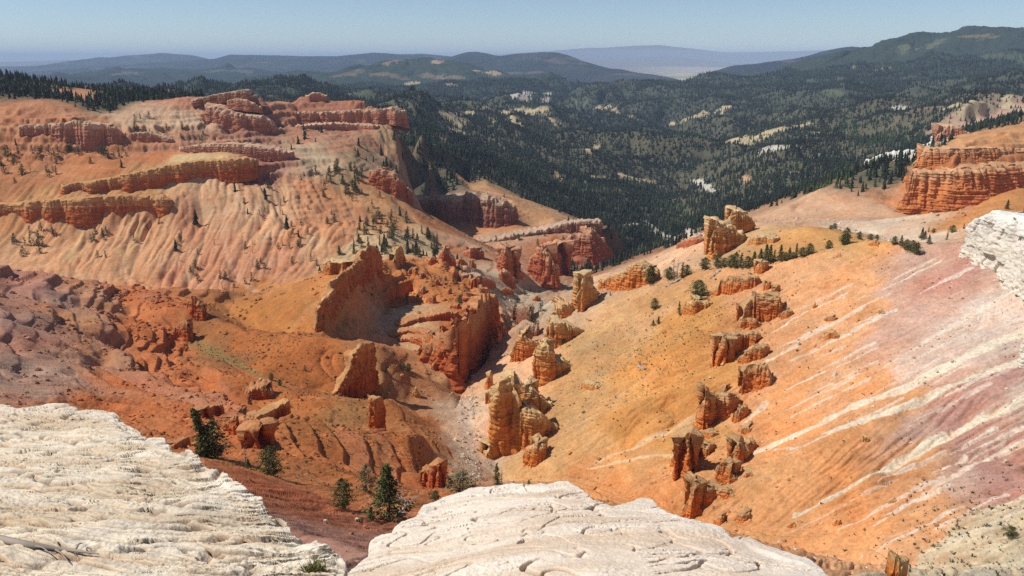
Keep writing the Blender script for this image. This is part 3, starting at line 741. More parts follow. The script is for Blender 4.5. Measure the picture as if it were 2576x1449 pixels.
for pts, w, cl in (([(1840, 356), (1880, 346), (1920, 338), (1960, 330)], 30, PALE), ([(1875, 356), (1895, 350)], 34, PALE), ([(1985, 322), (2020, 315)], 22, PALE), ([(1930, 376), (1985, 372)], 26, WHT), ([(2040, 340), (2060, 335)], 24, PALE),
                   ([(2190, 410), (2230, 402), (2280, 394), (2310, 385)], 26, WHT), ([(2170, 418), (2200, 412)], 18, WHT), ([(2110, 438), (2140, 432)], 14, WHT), ([(2045, 395), (2060, 388)], 12, WHT),
                   ([(2370, 275), (2410, 266), (2450, 258)], 15, PALE), ([(2440, 262), (2490, 266)], 15, PALE), ([(2480, 262), (2540, 258)], 16, PALE), ([(2530, 250), (2576, 242)], 13, PALE), ([(2420, 290), (2450, 285)], 12, PALE), ([(2250, 272), (2290, 272)], 16, WHT),
                   ([(1402, 438), (1408, 452), (1412, 466)], 13, PINK), ([(1870, 446), (1880, 460)], 11, PINK), ([(1985, 434), (2025, 432)], 7, PINK),
                   ([(1762, 458), (1775, 470), (1790, 482)], 15, WHT), ([(1745, 455), (1760, 462)], 8, WHT), ([(1655, 485), (1675, 497), (1700, 510)], 11, WHT), ([(1560, 440), (1600, 452), (1640, 458)], 10, PALE), ([(1490, 445), (1530, 452)], 8, PALE),
                   ([(1620, 556), (1640, 572), (1665, 595), (1690, 610)], 11, WHT), ([(1560, 570), (1600, 562)], 6, WHT), ([(1720, 545), (1745, 550)], 9, PINK), ([(1770, 520), (1830, 522), (1850, 526)], 8, PINK), ([(1730, 575), (1760, 590)], 9, (226, 206, 180)),
                   ([(1690, 310), (1730, 300), (1770, 288), (1830, 268)], 20, PALE), ([(1800, 280), (1835, 266)], 22, PALE), ([(1480, 380), (1500, 372)], 13, PALE),
                   ([(1130, 295), (1180, 282), (1240, 278), (1300, 276), (1370, 276)], 26, PALE), ([(1150, 312), (1180, 305)], 26, PALE), ([(1290, 300), (1300, 318)], 20, PALE), ([(1350, 302), (1362, 310)], 18, PALE), ([(1240, 300), (1250, 312)], 16, PALE), ([(1140, 330), (1160, 335)], 18, PALE), ([(1385, 300), (1400, 312)], 16, PALE), ([(1300, 338), (1320, 342)], 14, PALE),
                   ([(1505, 275), (1545, 285), (1590, 295)], 26, PALE), ([(1430, 268), (1470, 266)], 22, (106, 114, 82)), ([(1150, 260), (1200, 262)], 20, (96, 108, 74)),
                   ([(1295, 238), (1330, 236), (1380, 238)], 36, WHT), ([(1320, 246), (1380, 244)], 30, (190, 176, 160)), ([(1130, 213), (1150, 215)], 28, PALE), ([(1025, 212), (1045, 208)], 30, PALE),
                   ([(845, 192), (880, 188), (905, 180)], 60, (128, 116, 92)), ([(945, 186), (1000, 190)], 70, (132, 118, 92)), ([(1075, 190), (1145, 196)], 75, (132, 118, 94)), ([(970, 160), (1000, 152)], 50, (150, 130, 100)), ([(1090, 155), (1105, 156)], 40, (180, 152, 118)), ([(1200, 176), (1260, 183)], 40, (176, 156, 124)), ([(880, 238), (930, 236)], 30, (106, 112, 82)),
                   ([(2200, 176), (2240, 168)], 42, (168, 136, 104)), ([(2140, 168), (2150, 166)], 26, (176, 160, 130)), ([(2040, 202), (2120, 200)], 40, (92, 102, 72)), ([(2430, 90), (2480, 88)], 60, (126, 116, 84)), ([(2480, 140), (2576, 150)], 60, (84, 92, 66)), ([(2280, 120), (2360, 105)], 50, (104, 108, 80)), ([(2180, 192), (2190, 193)], 24, (160, 130, 104)), ([(2080, 228), (2110, 232)], 22, (106, 114, 82)),
                   ([(300, 185), (340, 182)], 90, (112, 108, 100)), ([(520, 180), (620, 182)], 70, (104, 104, 96)), ([(60, 195), (120, 200)], 60, (96, 100, 96)), ([(150, 228), (185, 238), (225, 252)], 26, (204, 144, 98))):
    opening(pts, w, cl)
fine = fbm2(x / 1.3, y / 1.3, 2)[..., None] * (1 - sm(500, 900, D))[..., None]
c = c * (1 + .10 * fine)
c = np.clip(c, .01, .9)
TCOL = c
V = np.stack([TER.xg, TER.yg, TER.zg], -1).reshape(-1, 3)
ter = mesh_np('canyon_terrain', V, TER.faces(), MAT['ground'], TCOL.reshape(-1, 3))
link(tag(ter, 'banded orange, pink and white canyon slopes running down to a dry wash', kind='structure'))
print('ground', round(time.time() - T0, 1), 's', len(V))
# ------------------------------------------------------------------ white limestone outcrops under the viewpoint
def slab(name, edge, inner, out, az, rng_d, label, tint, crackdir, seed_, rough, na, nr):
    lines = [list(l) for l in inner]
    ed = np.array([list(p) + [o] for p, o in zip(edge, out)], float)
    k_ = np.concatenate([[0], np.cumsum(np.hypot(np.diff(ed[:, 0]), np.diff(ed[:, 1])))])
    q_ = np.arange(0, k_[-1], 3.0)
    ed = np.stack([np.interp(q_, k_, ed[:, i]) for i in range(4)], 1)
    amp = 1.4 + 2.6 * rough
    ed[:, 1] += amp * (1.6 * n2(q_ / 19 + seed_, q_ * 0) + .8 * n2(q_ / 6 + seed_, q_ * 0 + 5))
    ed[:, 0] += amp * (1.0 * n2(q_ / 14 + seed_, q_ * 0 + 9))
    E = [world(*p[:3]) for p in ed]; out = ed[:, 3]
    lines.append([('w', tuple(p)) for p in E])
    d1, d2, d3 = [], [], []
    for p, o in zip(E, out):
        o = np.array([math.sin(math.radians(o)), math.cos(math.radians(o)), 0])
        d1.append(('w', tuple(p + o * .03 + [0, 0, -.7]))); d2.append(('w', tuple(p + o * .3 + [0, 0, -3.5]))); d3.append(('w', tuple(p + o * 3.5 + [0, 0, -16])))
    lines += [d1, d2, d3]
    lines.append([azp(a, rng_d[1] * 1.02, -34) for a in np.linspace(az[0] - 2, az[1] + 2, 12)])
    P = Patch(lines, az[0], az[1], rng_d[0], rng_d[1], nf_a=560, nf_l=900, sa=.7, sl=.9)
    P.rows(na, nr, base=0.03, hid=.10, sb=(8, 8))
    x, y, z, D = P.xg, P.yg, P.zg, P.Dg
    steep = sm(1.0, 2.2, P.slope)
    b = math.radians(crackdir)
    e = x * math.cos(b) + y * math.sin(b); f = -x * math.sin(b) + y * math.cos(b)
    e = e + seed_; wf = f + .35 * fbm2(e / 2.2, f / 2.2, 3)
    k = D / 788.0                                  # metres per picture element, for keeping relief readable far out
    def cracks(le, lf, w, thr, s):
        n = n2(e / le + s, wf / lf + s)
        m = sm(thr, thr + .25, n2(e / (le * 1.3) + 3.1 * s, wf / (lf * 3) - s))
        return np.clip(1 - abs(n) / w, 0, 1) ** 1.0 * m
    dz = 0
    cr = cracks(2.6, .34, .075, -.50, 1.7) + .8 * cracks(1.2, .18, .085, -.18, 5.3) if rough > .7 else cracks(1.5, .75, .042, -.14, 1.7) + .8 * cracks(.7, .34, .05, -.02, 5.3) + .9 * cracks(1.0, 1.1, .03, -.06, 12.1)
    if rough > .7: cr = cr + .8 * cracks(2.6, .7, .07, -.25, 9.9)
    # every fracture is also a small step down
    st = 0
    for lf, amp, s in ((.55, .10, 2.2), (.23, .045, 7.7)):
        ph = (wf / lf + .9 * n2(e / 1.4 + s, wf / 1.4)) % 1.0
        st = st + amp * (sm(0, .15, ph) - ph) * sm(-.1, .3, n2(e / 1.6 + s, wf / .8 - s))
    lump = fbm2(x / .55 + seed_, y / .55, 3, .55); nod = fbm2(x / .085 + seed_, y / .085, 3, .6)
    dz = -np.minimum(cr, 1.2) * (.17 if rough > .7 else .13) + st * (.34 if rough > .7 else .16) + .040 * rough * lump + .020 * (.35 + .65 * rough) * nod * (.6 + .8 * sm(-.2, .3, n2(x / 1.1, y / 1.1 + seed_)))
    edgeN = .08 * sm(.35, 1.1, P.slope) * (1 - sm(1.5, 4.0, P.slope))
    dz = dz + edgeN * (.10 * fbm2(x / .16, y / .16 + 4, 3, .6) + .22 * fbm2(x / .8, y / .8 + 9, 2))
    P.zg = z + dz + .5 * fbm2(x / 3.5 + seed_, y / 3.5, 2) * (1 - steep) * .35
    col = np.ones(x.shape + (3,)) * lin(tint) / 1.2
    pink = sm(-.2, .4, fbm2(e / 4.0, wf / 1.2, 3))[..., None]
    col = col * (1 - pink) + pink * lin((np.array(tint) * [1.0, .965, .925]))/1.42
    tan = sm(.05, .45, fbm2(e / 2.4 + 9, wf / .5, 4, .6))[..., None] * (.55 if rough > .7 else .35)
    col = col * (1 - tan) + tan * lin((224, 196, 162)) / 1.2
    # steep broken edges are cleaner, whiter stone; deep cracks hold brown dust
    ed_ = sm(.25, .8, sm(.5, 1.2, P.slope) + .5 * lump)[..., None] * .25
    col = col * (1 - ed_) + ed_ * lin((240, 236, 226)) / 1.18
    cd = np.clip(cr, 0, 1)[..., None] * .85
    col = col * (1 - cd) + cd * lin((150, 106, 72)) / 1.3
    col = col * (1 + .07 * nod[..., None])
    V = np.stack([P.xg, P.yg, P.zg], -1).reshape(-1, 3)
    o = mesh_np(name, V, P.faces(), MAT['limestone'], col.reshape(-1, 3))
    link(tag(o, label, 'rock outcrop'))
    return P

EL = [(-420, 1000, 30), (-300, 1010, 29), (-120, 1012, 28), (0, 1013, 27), (30, 1019, 26.6), (42, 1027, 26), (70, 1024, 26), (95, 1018, 26), (120, 1010, 26), (150, 1008, 25.6), (170, 1012, 25.2), (185, 1021, 24.8), (200, 1028, 24.3), (230, 1030, 24), (242, 1023, 24), (262, 1030, 23.6), (290, 1036, 23.2),
      (303, 1045, 22.6), (310, 1052, 22.2), (318, 1066, 21.4), (344, 1076, 20.8), (358, 1090, 20.2), (372, 1100, 19.8), (415, 1099, 19.6), (424, 1112, 19), (438, 1127, 18.4), (480, 1130, 18.0), (500, 1145, 17.3), (512, 1160, 16.8), (525, 1176, 16.2), (560, 1182, 15.8), (590, 1205, 15.0), (612, 1214, 14.6), (622, 1228, 14.2), (645, 1243, 13.7), (664, 1252, 13.4),
      (667, 1275, 12.8), (690, 1302, 12.1), (724, 1310, 11.8), (734, 1340, 11.1), (765, 1350, 10.8), (795, 1355, 10.6), (830, 1374, 10.1), (862, 1400, 9.6), (872, 1420, 9.2), (868, 1449, 8.8), (840, 1560, 7.0), (820, 1800, 5.0)]
OL = [0] * 19 + [20, 30, 35, 30, 25, 35, 40, 30, 35, 45, 45, 35, 45, 50, 50, 50, 55, 65, 60, 50, 65, 55, 50, 55, 65, 80, 85, 88, 90]
OL = OL[:len(EL)]
IL = [[(-420, 1120, 21), (0, 1120, 20.2), (180, 1120, 19.4), (300, 1150, 18), (420, 1190, 16.2), (540, 1240, 14.2), (640, 1310, 12)],
      [(-420, 1260, 14.2), (0, 1260, 13.7), (200, 1270, 13.2), (400, 1300, 12.2), (560, 1350, 11), (700, 1410, 9.8)],
      [(-420, 1449, 8.8), (0, 1449, 8.7), (300, 1449, 8.7), (600, 1449, 9.0), (780, 1449, 9.0)],
      [(-420, 1800, 4.6), (300, 1800, 4.7), (700, 1800, 4.9)]]
SLABL = slab('limestone_slab', EL, IL, OL, (-46, -8.5), (4.2, 36), 'cream weathered limestone slab with long dark cracks in the bottom left corner', (240, 226, 202), -14, 0.0, 1.0, 640, 860)

def dome(u, v):
    """distance to the rounded top of the dome along a line of sight"""
    a, b, c = ray(u, v); lo, hi = 1.0, 60.0
    for _ in range(50):
        t = .5 * (lo + hi)
        if c * t > -2.8 - .40 * b * t - .030 * (a * t - 2.3) ** 2: lo = t
        else: hi = t
    return lo
EC = [(800, 1800, 5.2), (830, 1560, 7.2), (858, 1449, 9.0), (884, 1432, 9.5), (905, 1412, 9.9), (924, 1400, 10.2), (926, 1376, 10.8), (930, 1360, 11.2), (950, 1347, 11.6), (984, 1339, 12.0), (990, 1325, 12.4), (1010, 1310, 13.0), (1044, 1300, 13.5), (1052, 1284, 14), (1062, 1270, 14.5), (1090, 1264, 14.9), (1110, 1250, 15.5), (1150, 1240, 16.1), (1180, 1226, 16.8), (1240, 1221, 17.3), (1290, 1213, 17.8),
      (1330, 1216, 17.9), (1380, 1214, 18.2), (1410, 1210, 18.4), (1432, 1209, 18.5), (1450, 1221, 18.0), (1470, 1232, 17.6), (1482, 1241, 17.2), (1495, 1256, 16.6), (1540, 1270, 16.0), (1580, 1263, 16.0), (1600, 1254, 16.2), (1622, 1252, 16.2), (1640, 1255, 16.0), (1652, 1264, 15.6), (1662, 1277, 15.2), (1690, 1290, 14.7), (1722, 1301, 14.3), (1760, 1309, 13.9), (1800, 1318, 13.5), (1820, 1326, 13.2), (1832, 1338, 12.9), (1842, 1350, 12.5), (1860, 1347, 12.5),
      (1880, 1345, 12.5), (1920, 1366, 11.9), (1960, 1380, 11.5), (1990, 1390, 11.2), (2040, 1406, 10.8), (2070, 1430, 10.2), (2092, 1452, 9.7), (2110, 1560, 7.6), (2120, 1800, 5.4)]
OC = [-90, -90, -88, -75, -70, -75, -80, -70, -60, -45, -55, -55, -40, -50, -45, -30, -30, -25, -20, -10, -10, 0, 0, 0, 10, 25, 25, 35, 40, 20, 0, 0, 5, 15, 35, 40, 30, 25, 25, 30, 40, 50, 40, 20, 25, 35, 35, 35, 45, 55, 70, 88, 90]
IC = [[(960, 1449, 9.2), (1100, 1400, 10.8), (1250, 1380, 11.8), (1430, 1380, 12.0), (1600, 1390, 11.6), (1800, 1420, 10.7), (1980, 1449, 9.6)],
      [(1050, 1360, 12.0), (1200, 1310, 14.0), (1430, 1300, 14.7), (1600, 1330, 13.6), (1760, 1370, 12.1)],
      [(900, 1800, 5.0), (1430, 1800, 5.4), (2000, 1800, 5.2)]]
EC = [(u, v, dome(u, v)) for u, v, t in EC]
IC = [[(u, v, dome(u, v)) for u, v, t in l] for l in IC] + [[(u, v, dome(u, v)) for u in range(u0, u1, 60)] for v, u0, u1 in ((1240, 1250, 1440), (1270, 1130, 1480), (1335, 1060, 1780), (1420, 960, 1980), (1520, 900, 2040), (1620, 880, 2080))]
SLABC = slab('limestone_dome', EC, IC, OC, (-15, 25), (4.2, 24), 'pale pinkish white rounded limestone dome in the bottom centre, overlooking the wash', (250, 233, 212), 4, 31.0, .45, 660, 760)
print('slabs', round(time.time() - T0, 1), 's')
# ------------------------------------------------------------------ country beyond the canyon: basin floor and far ranges
FL = []
FL.append([azp(a, 7000, -600) for a in (-50, -30, -10, 0, 10, 30, 50)])
FL.append([(1080, 200, 8800), (1200, 204, 8700), (1400, 208, 8400), (1500, 214, 8300), (1600, 212, 8400), (1700, 212, 8600)])
FL.append([(1080, 152, 11000), (1150, 137, 11000), (1172, 130, 11000), (1185, 127, 11000), (1200, 127, 11000), (1220, 131, 11000), (1240, 138, 10900), (1260, 140, 10800), (1290, 136, 10600), (1320, 132, 10400), (1360, 130, 10200), (1395, 130, 10200), (1425, 134, 10000), (1450, 144, 9900), (1470, 151, 9800), (1510, 168, 9600), (1560, 172, 9400), (1600, 181, 9200), (1640, 188, 9000), (1680, 197, 8900), (1715, 206, 8800)])
FL.append([(1150, 165, 9900), (1250, 172, 9700), (1350, 172, 9400), (1450, 182, 9200), (1550, 192, 8900)])
FL.append([('w', tuple(np.array(world(u, v, t)) + [0, 0, -dz])) for u, v, t, dz in ((1100, 140, 12500, 300), (1200, 135, 12400, 330), (1400, 140, 11800, 330), (1560, 180, 10800, 250), (1720, 208, 10200, 100))])
FL.append([(1740, 205, 8700), (1800, 200, 8700), (1950, 190, 8700), (2150, 165, 8800), (2350, 160, 8800)])
FL.append([(1735, 205, 9000), (1752, 196, 9000), (1768, 188, 9000), (1790, 176, 9000), (1820, 168, 9100), (1850, 161, 9200), (1920, 155, 9200), (2000, 145, 9300), (2050, 134, 9400), (2080, 124, 9500), (2110, 117, 9500), (2140, 114, 9500), (2165, 117, 9500), (2190, 121, 9500), (2230, 130, 9500), (2300, 140, 9600), (2500, 150, 9600), (3000, 150, 9600)])
FL.append([('w', tuple(np.array(world(u, v, t)) + [0, 0, -dz])) for u, v, t, dz in ((1740, 205, 9800, 100), (1850, 165, 10500, 250), (2140, 120, 11000, 330), (2400, 150, 11000, 300), (3000, 150, 11000, 300))])
FL.append([(-700, 190, 12500), (0, 186, 12500), (500, 182, 12000), (800, 178, 12000), (1060, 170, 12000)])
FL.append([(500, 152, 14500), (540, 147, 14200), (585, 135, 14000), (620, 137, 14000), (700, 138, 14000), (760, 140, 14000), (850, 140, 14000), (900, 135, 14000), (940, 131, 14000), (970, 132, 14000), (1000, 135, 14000), (1060, 133, 14000), (1100, 138, 14000), (1150, 142, 14200), (1250, 150, 14500)])
FL.append([('w', tuple(np.array(world(u, v, t)) + [0, 0, -dz])) for u, v, t, dz in ((-700, 165, 16000, 100), (0, 165, 16000, 100), (500, 155, 16000, 300), (800, 142, 16500, 400), (1100, 140, 16500, 420), (1250, 155, 16500, 350))])
FL.append([(60, 166, 20000), (150, 166, 19500), (190, 159, 19000), (225, 150, 19000), (260, 142, 19000), (285, 145, 19000), (300, 144, 19000), (320, 138, 19000), (345, 138, 19000), (380, 135, 19000), (405, 130, 19000), (420, 133, 19000), (450, 136, 19000), (480, 138, 19000), (500, 144, 19000), (515, 149, 19000), (560, 155, 19500)])
FL.append([('w', tuple(np.array(world(u, v, t)) + [0, 0, -dz])) for u, v, t, dz in ((-700, 165, 23000, 150), (0, 165, 23000, 150), (400, 140, 23000, 500), (1000, 160, 22000, 200), (1400, 165, 20000, 200))])
FL.append([(-700, 165, 33000), (0, 161, 33000), (50, 159, 33000), (80, 157, 33000), (110, 153, 33000), (140, 152, 33000), (165, 150, 33000), (200, 152, 33000), (240, 157, 33000), (500, 160, 33000), (1000, 158, 33000)])
FL.append([(1690, 199, 12500), (1730, 199, 12500), (1760, 198, 12500), (2000, 199, 12500), (3000, 199, 12500)])
FL.append([(1450, 186, 17000), (1600, 182, 18000), (1750, 181, 18000), (1900, 181, 18000), (3000, 181, 18000)])
FL.append([(1450, 167, 29000), (1480, 166, 28000), (1560, 167, 27000), (1650, 165, 27500), (1740, 164, 29000), (1900, 169, 28000), (3000, 169, 28000)])
FL.append([(1450, 160, 31000), (1480, 154, 31000), (1510, 152, 31000), (1550, 147, 31000), (1600, 144, 31000), (1650, 140, 31000), (1690, 141, 31000), (1730, 145, 31000), (1780, 152, 31000), (1850, 160, 31500), (2000, 165, 31500)])
FL.append([(1380, 150, 37000), (1600, 158, 37000), (1800, 160, 37000), (2200, 158, 37000), (3000, 158, 37000)])
FL.append([(1200, 140, 44000), (1300, 133, 44000), (1380, 128, 44000), (1450, 122, 44000), (1480, 119, 44000), (1510, 120, 44000), (1560, 116, 44000), (1600, 114, 44000), (1660, 112, 44000), (1690, 116, 44000), (1720, 119, 44000), (1780, 126, 44000), (1830, 131, 44000), (1900, 130, 44000), (2000, 128, 44000), (2100, 124, 44000), (2200, 120, 44000), (2300, 118, 44000), (3000, 118, 44000)])
FL.append([azp(a, 60000, -900) for a in (-50, -30, -10, 0, 10, 30, 50)])
FAR = Patch(FL, -43, 43, 7000, 58000, nf_a=900, nf_l=800, sa=1.5, sl=2.0)
FAR.rows(1000, 300, base=.02, hid=.1, sb=(6, 5))
x, y, D = FAR.xg, FAR.yg, FAR.Dg
sl = np.clip(FAR.slope / .35, 0, 1)
rr = FAR.downslope(520, 3, 3.0)
FAR.zg = FAR.zg + sl * (60 * rr + 14 * fbm2(x / 400, y / 400, 4, .6))
u, v, w = project(x, y, FAR.zg)
c = np.ones(x.shape + (3,)) * lin((44, 54, 54)) / KALB
br = sm(-.1, .5, fbm2(x / 900, y / 900, 4, .6))[..., None]
c = c * (1 - .5 * br) + .5 * br * lin((88, 86, 76)) / KALB
op = sm(.35, .6, fbm2(x / 700 + 5, y / 700, 3, .6))[..., None] * .6
c = c * (1 - op) + op * lin((128, 114, 96)) / KALB
basin = (sm(11000, 12500, D) * (FAR.A[0] < 9) * sm(.02, .24, FAR.Ag) * (1 - sm(.10, .25, FAR.slope)))[..., None]
fx, fy = np.floor(x / 420 + .3 * n2(x / 3000, y / 3000)), np.floor(y / 520)
fieldn = ((np.sin(fx * 12.9898 + fy * 78.233) * 43758.5453) % 1.0)[..., None]
soilb = lin((216, 198, 164)) * (1 - fieldn) + lin((150, 160, 120)) * fieldn
soilb = np.where(fieldn > .82, lin((236, 226, 206)), soilb)
soilb = np.where((D > 19000)[..., None], lin((206, 188, 160)), soilb)
c = c * (1 - basin) + basin * soilb / KALB
rg = sm(26000, 28500, D)[..., None]
c = c * (1 - rg) + rg * lin((150, 136, 118)) / KALB
V = np.stack([FAR.xg, FAR.yg, FAR.zg], -1).reshape(-1, 3)
hill = mesh_np('distant_hills', V, FAR.faces(), MAT['woods'], np.clip(c, .01, .9).reshape(-1, 3))
link(tag(hill, 'blue far ranges and the pale basin floor beyond the canyon mouth', kind='structure'))
# ------------------------------------------------------------------ rock walls, fins and pinnacles
# palettes: lower rock, upper rock, cap
PAL = dict(
    fin=((196, 106, 54), (208, 132, 76), (212, 158, 104)),
    rust=((194, 102, 56), (202, 116, 68), (208, 146, 98)),
    red=((190, 106, 68), (198, 118, 80), (212, 158, 120)),
    tan=((222, 148, 82), (222, 164, 100), (228, 192, 140)),
    ochre=((220, 138, 70), (222, 156, 88), (224, 186, 130)),
    orange=((224, 134, 66), (226, 150, 84), (224, 180, 126)),
    capped=((224, 130, 64), (214, 142, 84), (206, 164, 116)),
    grey=((160, 104, 78), (170, 128, 100), (204, 172, 144)),
    mauve=((192, 126, 98), (204, 142, 112), (222, 180, 146)),
    pale=((226, 196, 160), (228, 204, 170), (236, 218, 190)),
    white=((232, 222, 202), (236, 228, 212), (242, 238, 226)),
    butte=((218, 134, 76), (222, 144, 86), (222, 170, 124)),
)
ROCKN = [0]
def wall(kind, label, pts, thick=8, pal='rust', flute=1.0, bed=1.0, crest=1.0, lean=.12, t=None, group=None, lump=1.0, back=0.0, capd=.16, fine=1.0, block=1.0, butt=0.0, cat='rock formation'):
    """pts: (u, v top, v base) along the foot of the face; the base sits on the ground unless distances t are given"""
    thick = thick * (.62 if kind == 'hoodoo' else 1); crest = crest * .7; ROCKN[0] += 1; sd = ROCKN[0] * 3.17
    B = []
    for i, p in enumerate(pts):
        if t is not None:
            w = world(p[0], p[2], t[i])
        else:
            w = TER.hit(p[0], p[2])
        d = math.hypot(w[0], w[1])
        a, b, c = ray(p[0], p[1])
        B.append((w[0], w[1], w[2], d * c / math.hypot(a, b)))
    B = np.array(B)
    if t is None and len(B) > 2:              # even out jumps where the sight line grazes the ground
        dd = np.hypot(B[:, 0], B[:, 1]); med = np.median(dd)
        for i in range(len(B)):
            tol = .02 if abs(pts[-1][0] - pts[0][0]) < 40 or kind == 'boulder' else .05; lo = (1 - tol) * med; hi = (1 + tol) * med
            nd_ = float(np.clip(dd[i], lo, hi)); a, b, c = ray(pts[i][0], pts[i][2]); hh = math.hypot(a, b)
            B[i] = (nd_ * a / hh, nd_ * b / hh, nd_ * c / hh, nd_ * ray(pts[i][0], pts[i][1])[2] / hh)
    Dm = np.hypot(B[:, 0], B[:, 1]).mean(); px = Dm / 788.0
    seg = np.hypot(np.diff(B[:, 0]), np.diff(B[:, 1])); s = np.concatenate([[0], np.cumsum(seg)]); Ltot = s[-1]
    H = float((B[:, 3] - B[:, 2]).max()); H = max(H, 2 * px)
    ds = max(px * .55, Ltot / 260, .12)
    nS = max(8, int(Ltot / ds) + 1)
    q = np.linspace(0, Ltot, nS)
    path = np.stack([np.interp(q, s, B[:, k]) for k in range(4)], 1)
    for k in (0, 1): path[:, k] = blur(path[:, k], max(1.0, nS * .02), 0)
    tx = np.gradient(path[:, 0]); ty = np.gradient(path[:, 1]); ll = np.hypot(tx, ty) + 1e-9; tx /= ll; ty /= ll
    nx, ny = ty, -tx
    if (nx * -path[:, 0] + ny * -path[:, 1]).mean() < 0: nx, ny = -nx, -ny
    # closed outline: face, end, back, end
    nc = max(5, int(thick * .8 / ds)); nc = min(nc, 26)
    fr = path[:, :2]; bk = fr - np.stack([nx, ny], 1) * thick
    def cap(p0, p1, tdir):
        k = np.linspace(0, 1, nc + 2)[1:-1]
        base = p0[None] * (1 - k[:, None]) + p1[None] * k[:, None]
        return base + tdir[None] * (np.sin(k * np.pi) * thick * .28)[:, None]
    te = np.array([tx[-1], ty[-1]]); ts = -np.array([tx[0], ty[0]])
    ringxy = np.concatenate([fr, cap(fr[-1], bk[-1], te), bk[::-1], cap(bk[0], fr[0], ts)])
    N = len(ringxy)
    idx = np.concatenate([np.arange(nS), np.full(nc, nS - 1), np.arange(nS)[::-1], np.zeros(nc, int)])
    isback = np.concatenate([np.zeros(nS), np.linspace(0, 1, nc), np.ones(nS), np.linspace(1, 0, nc)])
    ztop = path[idx, 3] + back * isback; zbase = path[idx, 2] - .22 * H - 1.0 - isback * thick * .3
    # broken skyline
    cw = max(2.5 * px, H * .22)
    blk = n2(ringxy[:, 0] / cw + sd, ringxy[:, 1] / cw)
    ztop = ztop + crest * H * (.10 * np.sign(blk) * np.minimum(1, abs(blk) * 5) + .05 * n2(ringxy[:, 0] / (cw * .35), ringxy[:, 1] / (cw * .35) + sd))
    tg = np.roll(ringxy, -1, 0) - np.roll(ringxy, 1, 0); tl = np.hypot(tg[:, 0], tg[:, 1]) + 1e-9
    on = np.stack([tg[:, 1], -tg[:, 0]], 1) / tl[:, None]
    cen = ringxy.mean(0)
    mid = (fr + bk) / 2
    if ((ringxy[:nS] - mid) * on[:nS]).sum() < 0: on = -on
    nR = int(np.clip((ztop - zbase).max() / (px * .6), 10, 120))
    h = np.linspace(0, 1, nR)[:, None]
    X = ringxy[None, :, 0] + 0 * h; Y = ringxy[None, :, 1] + 0 * h; Z = zbase[None] * (1 - h) + ztop[None] * h
    Hl = np.maximum(ztop - zbase, .5)[None]
    off = -lean * (Z - zbase[None]) + lean * .4 * H
    fw = np.clip(H * .20, 2.6 * px, 9.0)
    wob = 1.3 * n2(X / (fw * 3) + sd, Y / (fw * 3) - sd) + .35 * n2(X / (fw * 2) + sd, Z / (fw * 4))
    col_ = n2(X / fw + wob + sd, Y / fw + wob)
    groove = np.clip(1 - abs(col_) * 4.5, 0, 1)
    off = off - flute * H * .105 * groove * sm(-.25, .3, n2(X / (fw * 2.6) - sd, Y / (fw * 2.6) + Z / (fw * 4)))
    col2 = n2(X / (fw * 2.6) + sd + 5, Y / (fw * 2.6)); off = off + flute * H * .10 * col2
    bh = np.clip(H * .085, 1.5 * px, 2.6)
    zz = Z + 1.5 * bh * n2(Z / (bh * 3.3) + sd, 0 * Z + 2.2) + .8 * bh * n2(X / (fw * 1.8), Y / (fw * 1.8) + sd)
    lay = np.floor(zz / bh); fl = zz / bh - lay
    hsh = ((np.sin(lay * 12.9898 + sd) * 43758.5453) % 1.0) - .5
    bed = bed * .6
    off = off + bed * H * .035 * hsh + bed * bh * .34 * (np.sin(np.pi * fl) ** .6 - .6)
    b2 = bh * 3.1; f2 = ((Z + b2 * .3 * n2(X / (fw * 3), Y / (fw * 3))) / b2) % 1.0
    off = off - bed * H * .03 * np.clip(1 - f2 * 9, 0, 1)
    off = off + lump * H * .05 * n3(X / fw, Y / fw, Z / (fw * .8) + sd) + fine * H * .022 * fbm3(X / (fw * .35), Y / (fw * .35), Z / (fw * .25), 2, .6)
    arc = np.cumsum(np.hypot(*(ringxy - np.roll(ringxy, 1, 0)).T))
    b3 = bh * 2.2; l3 = np.floor((Z + .5 * b3 * n2(X / (fw * 2.5), Y / (fw * 2.5) + sd)) / b3)
    ci = np.floor(arc[None] / (fw * .8) + .6 * n2(X / fw, Z / (fw * 1.2) + sd) + l3 * .37)
    hb = ((np.sin(l3 * 78.233 + ci * 12.9898 + sd) * 43758.5453) % 1.0) - .5
    off = off + block * H * .05 * hb
    # rounded shoulders
    sh = np.clip((h - .90) / .10, 0, 1)
    off = off - sh ** 2 * min(thick * .10, H * .035)
    if butt:
        bn = n2(X / (H * 1.3) + sd, Y / (H * 1.3)); off = off + butt * (np.clip(abs(bn) * 2.2, 0, 1) - .55) * H * .42 * (1 - .45 * np.clip((Z - zbase[None]) / Hl, 0, 1))
    lim = thick * .42
    off = np.clip(off, -lim, None)
    X = X + on[None, :, 0] * off; Y = Y + on[None, :, 1] * off
    # cap: rings closing on the centre line
    midr = mid[idx]
    nK = max(3, min(14, int(thick * .5 / max(ds, px * .7))))
    CX, CY, CZ = [], [], []
    for k in range(1, nK + 1):
        f = k / nK
        cx = X[-1] * (1 - f) + midr[:, 0] * f; cy = Y[-1] * (1 - f) + midr[:, 1] * f
        zc = Z[-1] * (1 - f) + .5 * (path[idx, 3] + (path[idx, 3] + back)) * f
        zc = zc + crest * H * .06 * f * n2(cx / (cw * .5) + sd, cy / (cw * .5))
        CX.append(cx); CY.append(cy); CZ.append(zc)
    Xa = np.concatenate([X, np.array(CX)]); Ya = np.concatenate([Y, np.array(CY)]); Za = np.concatenate([Z, np.array(CZ)])
    R = len(Xa)
    id_ = np.arange(R * N).reshape(R, N); nx_ = np.roll(id_, -1, 1)
